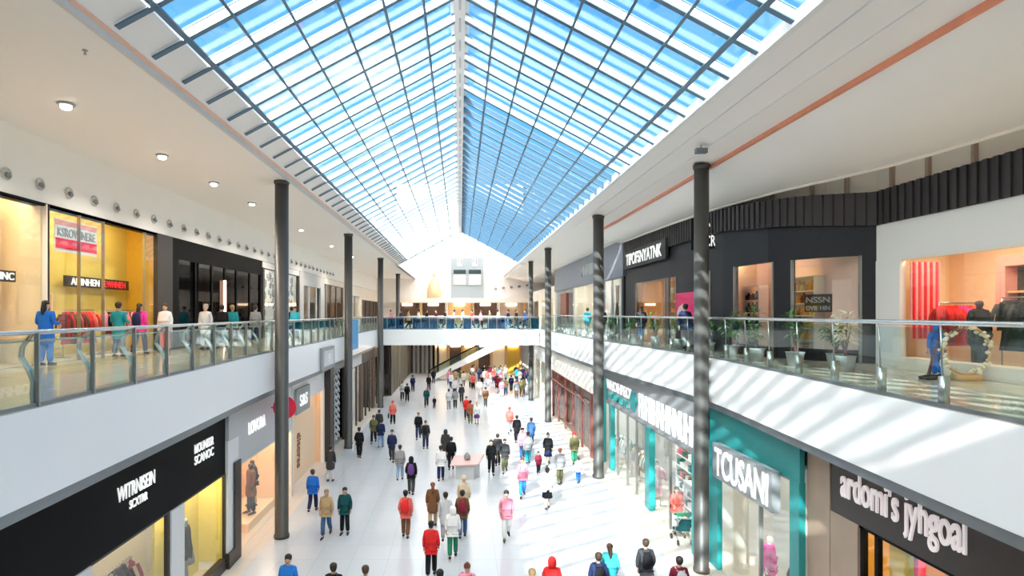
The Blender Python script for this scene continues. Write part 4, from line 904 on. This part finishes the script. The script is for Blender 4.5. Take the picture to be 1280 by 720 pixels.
# golden dome decoration on the cornice, hanging display with two windows
t = thing('golden_dome', 'golden dome with a finial on the far cornice', 'decoration', (-3.55, 78.92, FL+3.5))
m = MB(); m.lathe([(.95, 0), (.95, .7), (.88, 1.2), (.7, 1.9), (.45, 2.5), (.22, 2.85), (.15, 3.0)], 20); m.build('dome', mat('pale gold', (.85, .62, .36), .45, .2, var=.1), t, True)
m = MB(); m.lathe([(.15, 3.0), (.22, 3.2), (.12, 3.4), (.05, 3.9), (.01, 4.1)], 12); m.build('finial', MATS['pale gold'], t, True)
t = thing('wall_display', 'pale grey panel with two dark topped windows high on the far wall', 'display', (1.0, 79.55, FL+3.55))
mpg = mat('ice grey panel', (.34, .40, .44), .5)
B(-2.25, 2.25, 0, .4, 0, 5.6).build('panel', mpg, t)
for s in (-1, 1):
    B(s*1.05-.85, s*1.05+.85, -.12, 0, 1.8, 3.9).build('window', M_lgrey, t); B(s*1.05-.85, s*1.05+.85, -.16, -.1, 3.3, 3.9).build('dark_top', mat('slate teal', (.015, .05, .06), .5), t)
    m = MB(); m.prism([(s*1.05-.35, -.12), (s*1.05+.35, -.12), (s*1.05+.35, 0), (s*1.05-.35, 0)], 4.4, 5.4); m.build('white_plate', M_wht, t)
    B(s*1.05-.3, s*1.05-.1, -.16, -.12, 4.9, 5.35).build('dark_mark', M_grey, t); B(s*1.05+.1, s*1.05+.3, -.16, -.12, 4.7, 5.35).build('dark_mark', M_grey, t)
for k in range(5):
    m = MB(); m.lathe([(.01, 0), (.2, .05), (.2, .3), (.01, .35)], 10)
    tag(m.build('wall_lamp', M_grey, None, True, (4.9+k*1.1, 79.8, EYE+3.25+.12*k)), 'tiny round lamp, %s along the row beside the grey display panel' % ORD[k], 'wall lamp', 'tiny lamps on the far wall')
# escalator rising across the far hall
t = thing('escalator', 'escalator with pale sides rising under the footbridge in the far hall', 'escalator', (-4.2, 70.5, 0))
run, rise = 13.0, FL
m = MB()
for y in (0, 1.5):
    m.hexa([(0, y, 0), (1.2, y, 0), (1.2, y+.12, 0), (0, y+.12, 0)], [(0, y, .25), (1.2, y, .25), (1.2, y+.12, .25), (0, y+.12, .25)])
    m.hexa([(.8, y, -.1+.1), (run, y, rise-.9), (run, y+.12, rise-.9), (.8, y+.12, 0)], [(.8, y, .55), (run, y, rise+.1), (run, y+.12, rise+.1), (.8, y+.12, .55)])
m.build('truss_side', M_wht, t)
m = MB(); 
for y in (.02, 1.52): m.hexa([(.8, y, .55), (run, y, rise+.1), (run, y+.03, rise+.1), (.8, y+.03, .55)], [(.8, y, 1.4), (run, y, rise+.95), (run, y+.03, rise+.95), (.8, y+.03, 1.4)])
m.build('glass_side', M_bal, t)
m = MB()
for y in (.04, 1.54): m.tube([(.3, y, .9), (.8, y, 1.42), (run, y, rise+.97), (run+.5, y, rise+.97)], .05, 8)
m.build('handrail', M_black, t)
m = MB()
for i in range(34): a = 1.0+i*(run-1.2)/34; m.box(a, a+.36, .14, 1.48, .1+i*(rise-.4)/34, .32+i*(rise-.4)/34)
m.build('steps', M_carpetg, t)
# kiosk on the ground floor
def gx(px, py): Y = EYE*720/(py-392); return ((px-575)*Y/720, Y)
x, y = gx(584, 596)
t = thing('kiosk', 'low island kiosk with a pale salmon slanted top on the concourse', 'kiosk', (x, y, 0))
m = MB(); m.prism([(-.9, -.6), (.5, -.75), (.95, 0), (.4, .8), (-.8, .7)], 0.005, .85); m.build('counter', M_lgrey, t)
m = MB(); m.hexa([(-1.3, -.9, .85), (.8, -1.0, .95), (1.35, 1.0, 1.15), (-1.0, 1.0, 1.05)], [(-1.3, -.9, .92), (.8, -1.0, 1.02), (1.35, 1.0, 1.25), (-1.0, 1.0, 1.13)]); m.build('canopy', mat('pale salmon', (.78, .50, .46), .5), t)
m = MB(); m.lathe([(.22, 1.1), (.25, 1.3), (.12, 1.5), (.02, 1.55)], 12); m.build('bin_cap', M_grey, t, True); t.scale = (.66, .66, .8)
# plants on the sunlit gallery
lf = MB(); lf.v = [(0, 0, 0), (-.045, .12, .03), (0, .13, .02), (.045, .12, .03), (0, .30, -.02)]; lf.f = [(0, 1, 2), (0, 2, 3), (1, 4, 2), (2, 4, 3)]; lf.m = [0]*4
def plant(x, y, z, label, h=1.1, n=90, potm=None, leafm=None):
    t = thing('potted_plant', label, 'plant', (x, y, z+.004)); r_ = random.Random(label)
    m = MB(); m.lathe([(.17, 0), (.22, .34), (.24, .38), (.20, .38)], 16); m.build('pot', potm or M_grey, t, True)
    m = MB(); m.lathe([(.20, .33), (.19, .36), (.01, .365)], 12); m.build('soil', M_soil, t)
    st = MB(); lv = MB()
    for k in range(7):
        a = r_.random()*6.28; q = r_.uniform(.1, .32); top = Vector((q*math.cos(a), q*math.sin(a), .38+h*r_.uniform(.5, 1)))
        st.tube([(0, 0, .34), tuple(Vector((top.x*.4, top.y*.4, (.34+top.z)/2))), tuple(top)], [.014, .010, .004], 5)
        for i in range(n//7):
            u = r_.uniform(.35, 1.02); p = Vector((top.x*u, top.y*u, .38+(top.z-.38)*u))
            M_ = Matrix.Translation(p) @ Matrix.Rotation(r_.random()*6.28, 4, 'Z') @ Matrix.Rotation(r_.uniform(-.5, .9), 4, 'X')
            b = len(lv.v); lv.v += [tuple(M_ @ Vector(v)) for v in lf.v]; lv.f += [tuple(b+i_ for i_ in f) for f in lf.f]; lv.m += [0]*4
    st.build('stem', M_bark, t); lv.build('foliage', leafm or M_green, t)
plant(8.9, 15.3, FL, 'leafy plant in a grey pot before the wide charcoal window')
plant(8.7, 16.9, FL, 'leafy plant in a grey pot beside the narrow charcoal window', 1.2)
plant(8.7, 20.2, FL, 'bushy plant in a grey pot behind the thick column', 1.0)
plant(8.75, 23.0, FL, 'green plant in a grey pot under the magenta poster', 1.1)
plant(9.3, 13.9, FL, 'large pale flowering plant by the white shop corner', 1.3, 120, None, M_blossom)
plant(8.7, 25.6, FL, 'green plant in a grey pot near the honey timber shelf', 1.1)
plant(8.75, 18.6, FL, 'broad leafy plant in a grey pot close to the thick column', 1.1, 140)
plant(8.6, 28.6, FL, 'green plant in a grey pot in front of the orange curtain', .9, 120)
plant(9.6, 14.7, FL, 'dense green plant in a grey pot beside the pale flowering plant', .9, 150)
plant(8.3, 31.8, FL, 'green plant in a grey pot before the dark wall end', 1.0, 120)
# bare dark red ornamental tree and flower hoop
t = thing('ornamental_tree', 'bare dark red branched ornament beside the white pillar', 'ornament', (10.0, 12.3, FL+.004))
m = MB(); m.lathe([(.16, 0), (.18, .05), (.06, .08), (.03, .1)], 14); m.build('base', M_dkbrown, t, True)
m = MB(); r_ = random.Random(2)
def br_(p, d, l, r0, k):
    q = p+d*l; m.tube([p, (p+q)/2+Vector((r_.uniform(-.02, .02),)*3), q], [r0, r0*.8, r0*.6], 6)
    if k:
        for i in range(3): br_(q, (d+Vector((r_.uniform(-.7, .7), r_.uniform(-.7, .7), r_.uniform(.0, .5)))).normalized(), l*.68, r0*.6, k-1)
br_(Vector((0, 0, .05)), Vector((.15, -.1, 1)).normalized(), .5, .035, 4); m.build('branches', M_bark, t, True)
t = thing('flower_hoop', 'round hoop of cream blossom standing by the orange shop window', 'ornament', (10.6, 12.05, FL+.004))
m = MB(); m.tube([(.5*math.cos(a), 0, .62+.5*math.sin(a)) for a in [2*math.pi*k/28 for k in range(29)]], .025, 6); m.box(-.25, .25, -.12, .12, 0, .12); m.build('hoop', M_timber, t, True)
m = MB()
for k in range(60):
    a = r_.random()*6.28; q = .5+r_.uniform(-.06, .06); c = (q*math.cos(a), r_.uniform(-.06, .06), .62+q*math.sin(a)); s_ = r_.uniform(.03, .055); m.lathe([(.005, -s_), (s_, -s_*.3), (s_, s_*.3), (.005, s_)], 6, c)
m.build('blossoms', M_blossom, t, True)

# ------------------------------------------------------------------ people
def at_ground(px, py): x, y = gx(px, py); return x, y, 0
def P_(px, py, label, top, bot, **k):
    x, y, z = at_ground(px, py); return person(x, y, z, label, top, bot, **k)
def PH(px, ytop, label, top, bot, **k):           # feet below the frame: placed by the top of the head
    Y = (EYE-1.755*k.get('scale', 1))*720/(ytop-392); return person((px-575)*Y/720, Y, 0, label, top, bot, **k)
PL = [
 (391, 640, 'person in a bright blue jacket walking past the peach wall', 'blue', 'navy', dict(face=1, hk='short', hair='dark')),
 (413, 602, 'person in a long charcoal coat by the zigzag shop pier', 'charcoal', 'palegrey', dict(coat=True, pose='stand')),
 (408, 671, 'person in a tan jacket and jeans beside the one in dark teal', 'tan', 'denim', dict(face=0, hk='long', hair='blond')),
 (431, 668, 'person in a dark teal jacket with black trousers', 'darkteal', 'black', dict(face=0, pose='stand', hk='long', hair='dark')),
 (449, 573, 'person in black with a white bag near the second dark column', 'black', 'black', dict(bag='white', pose='walk_b')),
 (467, 554, 'person in an olive jacket by the grey glass shopfront', 'olive', 'black', dict(face=0, hk='short')),
 (474, 545, 'person in charcoal just behind the olive jacket', 'charcoal', 'navy', dict(face=1)),
 (491, 531, 'person in a red and white top with a dark trolley bag', 'coral', 'black', dict(face=1, bag='charcoal', hk='hat', hair='red')),
 (490, 577, 'person in a navy jacket walking alone with dark legs', 'navy', 'charcoal', dict(face=0, pose='walk_b')),
 (500, 601, 'person in pale denim and slate grey striding away', 'grey', 'paledenim', dict(face=1)),
 (514, 619, 'person in a hooded black jacket stepping away', 'black', 'charcoal', dict(face=1, hk='hood', pose='walk_b', pack='purple')),
 (523, 549, 'person in black with a dark red collar in mid concourse', 'black', 'navy', dict(face=0, hk='long', hair='auburn')),
 (532, 562, 'person with auburn hair and a black backpack', 'charcoal', 'navy', dict(face=1, pack='black', hk='bun', hair='auburn')),
 (551, 602, 'person in a white jacket and dark jeans', 'white', 'navy', dict(face=1, hk='short', hair='dark')),
 (564, 588, 'person in black carrying a backpack beside the white jacket', 'black', 'black', dict(face=1, pack='black')),
 (557, 576, 'person in a slate hooded coat behind the white jacket', 'charcoal', 'black', dict(face=1, hk='hood', coat=True)),
 (507, 673, 'person with a bright red backpack and brown trousers', 'coral', 'brown', dict(face=1, pack='red', pose='walk_b', hair='black')),
 (539, 722, 'person in a vivid red jacket and black trousers', 'red', 'black', dict(face=1, hair='black')),
 (541, 660, 'person in a long brown coat with auburn hair', 'brown', 'tan', dict(face=1, coat=True, hk='long', hair='auburn')),
 (557, 676, 'person in a long pale grey coat behind the white hoodie', 'palegrey', 'grey', dict(face=1, coat=True)),
 (566, 698, 'person in a white hoodie and green trousers', 'white', 'green', dict(face=1, hk='hood')),
 (578, 673, 'person in brown with a maroon backpack and jeans', 'brown', 'denim', dict(face=1, pack='maroon')),
 (580, 650, 'person in beige wearing a wide beige hat', 'beige', 'tan', dict(face=1, hk='hat', hair='beige')),
 (509, 503, 'small distant person in black by the dark slats', 'black', 'black', dict(face=1)),
 (503, 500, 'small distant person in pale grey by the dark slats', 'palegrey', 'charcoal', dict(face=0)),
 (516, 490, 'tiny distant person in navy by the slatted wall', 'navy', 'navy', dict(face=1)),
 (536, 489, 'distant person in black with coral collar near the escalator', 'black', 'charcoal', dict(face=1, hk='long', hair='auburn')),
 (542, 480, 'distant person in black at the escalator foot', 'black', 'black', dict(face=1)),
 (533, 509, 'person in turquoise and black in the far concourse', 'darkteal', 'black', dict(face=0, hk='hat', hair='pink')),
 (543, 511, 'child in black in the far concourse', 'black', 'black', dict(face=0, scale=.6)),
 (561, 512, 'person in pale grey left of the pair in the far concourse', 'palegrey', 'grey', dict(face=1)),
 (569, 511, 'person in mid grey in the far concourse beside the pale one', 'grey', 'charcoal', dict(face=1, pose='walk_b')),
 (583, 524, 'person in a red and green top with black trousers', 'red', 'black', dict(face=0, pack='green', hair='dark')),
 (588, 530, 'person in rust and olive in the busy middle group', 'rust', 'olive', dict(face=1, pose='walk_b')),
 (596, 531, 'person in white with a long purple skirt', 'white', 'purple', dict(face=1, skirt=True, hk='long', hair='blond')),
 (577, 504, 'distant person in black behind the red and green top', 'charcoal', 'black', dict(face=1)),
 (607, 509, 'slim person in brown right of the purple skirt', 'brown', 'charcoal', dict(face=1)),
 (623, 491, 'distant person in a maroon dress', 'maroon', 'maroon', dict(face=0, skirt=True, hk='long', hair='dark')),
 (639, 490, 'distant person in a navy jacket right of the maroon dress', 'navy', 'charcoal', dict(face=1)),
 (654, 492, 'distant person in all black near the thin column', 'black', 'black', dict(face=1)),
 (637, 541, 'person in a coral top and pale trousers', 'coral', 'palegrey', dict(face=0, hk='hat', hair='coral')),
 (646, 554, 'person in black next to the coral top', 'black', 'black', dict(face=1)),
 (614, 593, 'person in black leaning towards a companion', 'black', 'black', dict(face=0, pose='walk_b')),
 (622, 583, 'person in charcoal walking beside the one in black', 'charcoal', 'black', dict(face=1)),
 (631, 591, 'person in black with a white bag and tan collar', 'charcoal', 'olive', dict(face=0, bag='white', hk='long', hair='black')),
 (664, 558, 'person in a long denim coat', 'denim', 'navy', dict(face=1, coat=True)),
 (653, 574, 'person in a pink top and jeans', 'pink', 'denim', dict(face=0, hk='short')),
 (660, 580, 'person in grey with teal trousers beside the pink top', 'grey', 'teal', dict(face=1)),
 (685, 582, 'person in a black jacket and navy skirt', 'black', 'navy', dict(face=0, skirt=True, hk='bun', hair='black')),
 (673, 593, 'child in maroon and black near the navy skirt', 'maroon', 'black', dict(face=0, scale=.66)),
 (653, 621, 'person in a royal blue and pink outfit', 'pink', 'royal', dict(face=0, pack='royal', hk='long', hair='auburn')),
 (684, 637, 'person in a white top and black patterned skirt', 'white', 'black', dict(face=1, skirt=True)),
 (700, 606, 'person in grey and olive with a pale trolley bag', 'grey', 'olive', dict(face=1, bag='palegrey', hair='auburn')),
 (718, 581, 'person in a green jacket with a red hat', 'olive', 'green', dict(face=1, hk='hat', hair='red')),
 (723, 604, 'child in a white top and bright blue shorts', 'white', 'blue', dict(face=1, scale=.72)),
 (633, 674, 'person in a pink top and white trousers walking alone in the sun', 'pink', 'white', dict(face=0, hk='short', hair='black')),
 (476, 560, 'person in navy at the edge of the second column group', 'navy', 'paledenim', dict(face=1)),
]
for px, py, lab, a, b, k in PL: P_(px, py, lab, a, b, **k)
PB = [
 (360, 694, 'person in a royal blue jacket at the foot of the nearest column', 'royal', 'navy', dict(face=0, hair='dark')),
 (417, 704, 'person with dark hair and a black top at the bottom edge', 'black', 'black', dict(face=1, hair='dark')),
 (457, 707, 'person with brown hair and a beige top at the bottom edge', 'beige', 'brown', dict(face=1, hair='brown')),
 (550, 712, 'person with black hair below the vivid red jacket', 'charcoal', 'black', dict(face=1, hair='black')),
 (584, 703, 'person with auburn hair and a pale pink top at the bottom edge', 'pink', 'denim', dict(face=1, hk='bun', hair='auburn')),
 (665, 711, 'person with blond hair at the bottom edge beside the red hood', 'cream', 'denim', dict(face=1, hair='blond')),
 (690, 696, 'person in a bright red hooded top at the bottom edge', 'red', 'black', dict(face=1, hk='hood')),
 (748, 691, 'person with a navy backpack beside the long brown hair', 'navy', 'black', dict(face=1, pack='black', hair='brown')),
 (762, 679, 'person with long brown hair and a turquoise top', 'turquoise', 'denim', dict(face=1, hk='long', hair='brown')),
 (807, 674, 'person in black with a black backpack and bare arms', 'charcoal', 'green', dict(face=1, pack='black', hair='brown')),
 (849, 696, 'person in a dark patterned top beside the thick column base', 'maroon', 'black', dict(face=1, hair='black', pack='palegrey')),
]
for px, py, lab, a, b, k in PB: PH(px, py, lab, a, b, **k)
# distant crowd near the gold shopfront
rc_ = random.Random(11)
tops = ['white', 'cream', 'coral', 'navy', 'black', 'grey', 'pink', 'tan', 'maroon', 'turquoise', 'olive', 'beige']
used = []; seen_l = set(); i = 0
while i < 44:
    px = rc_.uniform(560, 662); py = rc_.uniform(473, 486) if i < 30 else rc_.uniform(486, 500)
    x, y = gx(px, py)
    if any(math.dist((x, y), q) < .75 for q in used): continue
    used.append((x, y)); c = tops[i % 12]; b = rc_.choice(['black', 'navy', 'denim', 'grey', 'white', 'brown']); h_ = rc_.choice(['dark', 'brown', 'black', 'blond'])
    lab = 'far off person in %s and %s with %s hair before the gold lit shopfront' % (c, b, h_)
    if lab in seen_l: continue
    seen_l.add(lab)
    person(x, y, 0, lab, c, b, face=i % 2, pose=rc_.choice(['walk_a', 'walk_b', 'stand']), hair=h_, hk=rc_.choice(['short', 'short', 'long']), group='distant crowd before the gold shopfront'); i += 1
# people on the galleries
GP = [
 (-11.0, 15.3, 'person with black hair and a blue coat outside the amber shop', 'blue', 'royal', dict(coat=True, face=1, hk='long', hair='black', pose='hold')),
 (-10.9, 18.4, 'person in a teal coat outside the yellow shop', 'teal', 'denim', dict(coat=True, face=1, hk='short', hair='dark', pose='hold')),
 (-10.9, 19.6, 'person in a hot pink top beside the teal coat', 'hotpink', 'navy', dict(face=1, hk='long', hair='dark', pack='navy')),
 (-10.6, 20.7, 'person in white and coral between the pink top and the brown pier', 'white', 'coral', dict(face=0, hair='brown', pose='stand')),
 (-9.9, 22.4, 'person with grey hair in a pale coat before the black shop', 'palegrey', 'grey', dict(face=0, hair='grey', coat=True, pose='stand')),
 (-9.7, 23.5, 'person in black with a tan collar before the black shop', 'black', 'darkteal', dict(face=1, hair='black')),
 (-9.8, 24.8, 'person in a teal jacket before the glowing strip', 'teal', 'black', dict(face=1, hair='blond', pose='walk_b')),
 (-9.3, 26.2, 'person in a grey jacket left of the nearest column on the gallery', 'grey', 'navy', dict(face=1)),
 (-9.2, 31.5, 'person in navy behind the teal topped railing', 'navy', 'navy', dict(face=1)),
 (-8.6, 30.0, 'person in turquoise behind the teal topped railing', 'turquoise', 'navy', dict(face=0)),
 (10.3, 12.45, 'child in a bright blue outfit on the sunlit gallery', 'blue', 'blue', dict(face=1, scale=.68, hk='hood')),
 (8.6, 22.0, 'person in navy and grey on the gallery behind the thick column', 'navy', 'grey', dict(face=1)),
 (8.5, 27.0, 'person in slate before the orange curtain', 'charcoal', 'denim', dict(face=1, hk='long')),
 (8.4, 34.0, 'person in black on the gallery before the grey drapes', 'black', 'navy', dict(face=0)),
 (8.3, 37.5, 'person in turquoise on the gallery before the grey drapes', 'turquoise', 'grey', dict(face=1)),
]
for x, y, lab, a, b, k in GP:
    if y == 12.45: k = dict(k)
    person(x, y, FL, lab, a, b, **k)
for i in range(16):
    x = -6.3+i*.82; c = rc_.choice(tops+['blue', 'royal', 'blue'])
    person(x, rc_.uniform(51.9, 53.8), FL, 'small far off person in %s, %s along the footbridge behind the blue glass' % (c, ORD[i]), c, rc_.choice(['navy', 'denim', 'black']), face=i % 2, pose=rc_.choice(['walk_a', 'walk_b']), turn=R(90), group='people crossing the footbridge')
# stroller by the teal pillar
x, y = gx(852, 678)
t = thing('stroller', 'dark green pushchair in front of the long teal shop', 'pushchair', (x, y, 0))
m = MB(); m.tube([(-.22, .35, .10), (-.22, -.1, .62), (-.22, -.5, 1.02)], .015, 6); m.tube([(.22, .35, .10), (.22, -.1, .62), (.22, -.5, 1.02)], .015, 6); m.tube([(-.22, -.5, 1.02), (.22, -.5, 1.02)], .018, 6); m.tube([(-.22, -.3, .1), (-.22, .1, .6)], .014, 6); m.tube([(.22, -.3, .1), (.22, .1, .6)], .014, 6); m.build('frame', M_steel, t)
m = MB(); m.hexa([(-.2, -.15, .45), (.2, -.15, .45), (.2, .35, .35), (-.2, .35, .35)], [(-.2, -.15, .55), (.2, -.15, .55), (.2, .35, .45), (-.2, .35, .45)]); m.hexa([(-.2, -.22, .5), (.2, -.22, .5), (.2, -.15, .5), (-.2, -.15, .5)], [(-.2, -.42, .95), (.2, -.42, .95), (.2, -.35, .98), (-.2, -.35, .98)]); m.build('seat', cloth('darkteal'), t)
m = MB(); m.tube([(-.21, -.30, .95), (-.21, -.05, 1.08), (-.21, .2, .95)], .02, 5)
for k in range(5): m.tube([(-.21, -.35+.12*k, .95+.13*math.sin(math.pi*k/4)), (.21, -.35+.12*k, .95+.13*math.sin(math.pi*k/4))], .065, 8, flat=.4)
m.build('canopy', cloth('green'), t)
for sx in (-.24, .24):
    for sy in (.35, -.3):
        m = MB(); m.tube([(sx-.02, sy, .10), (sx+.02, sy, .10)], .10, 14); m.build('wheel', M_dark_t, t)
P_(846, 667, 'person in red and white pushing the dark green pushchair', 'coral', 'palegrey', face=0, pose='hold', hk='long', hair='brown', turn=R(10))
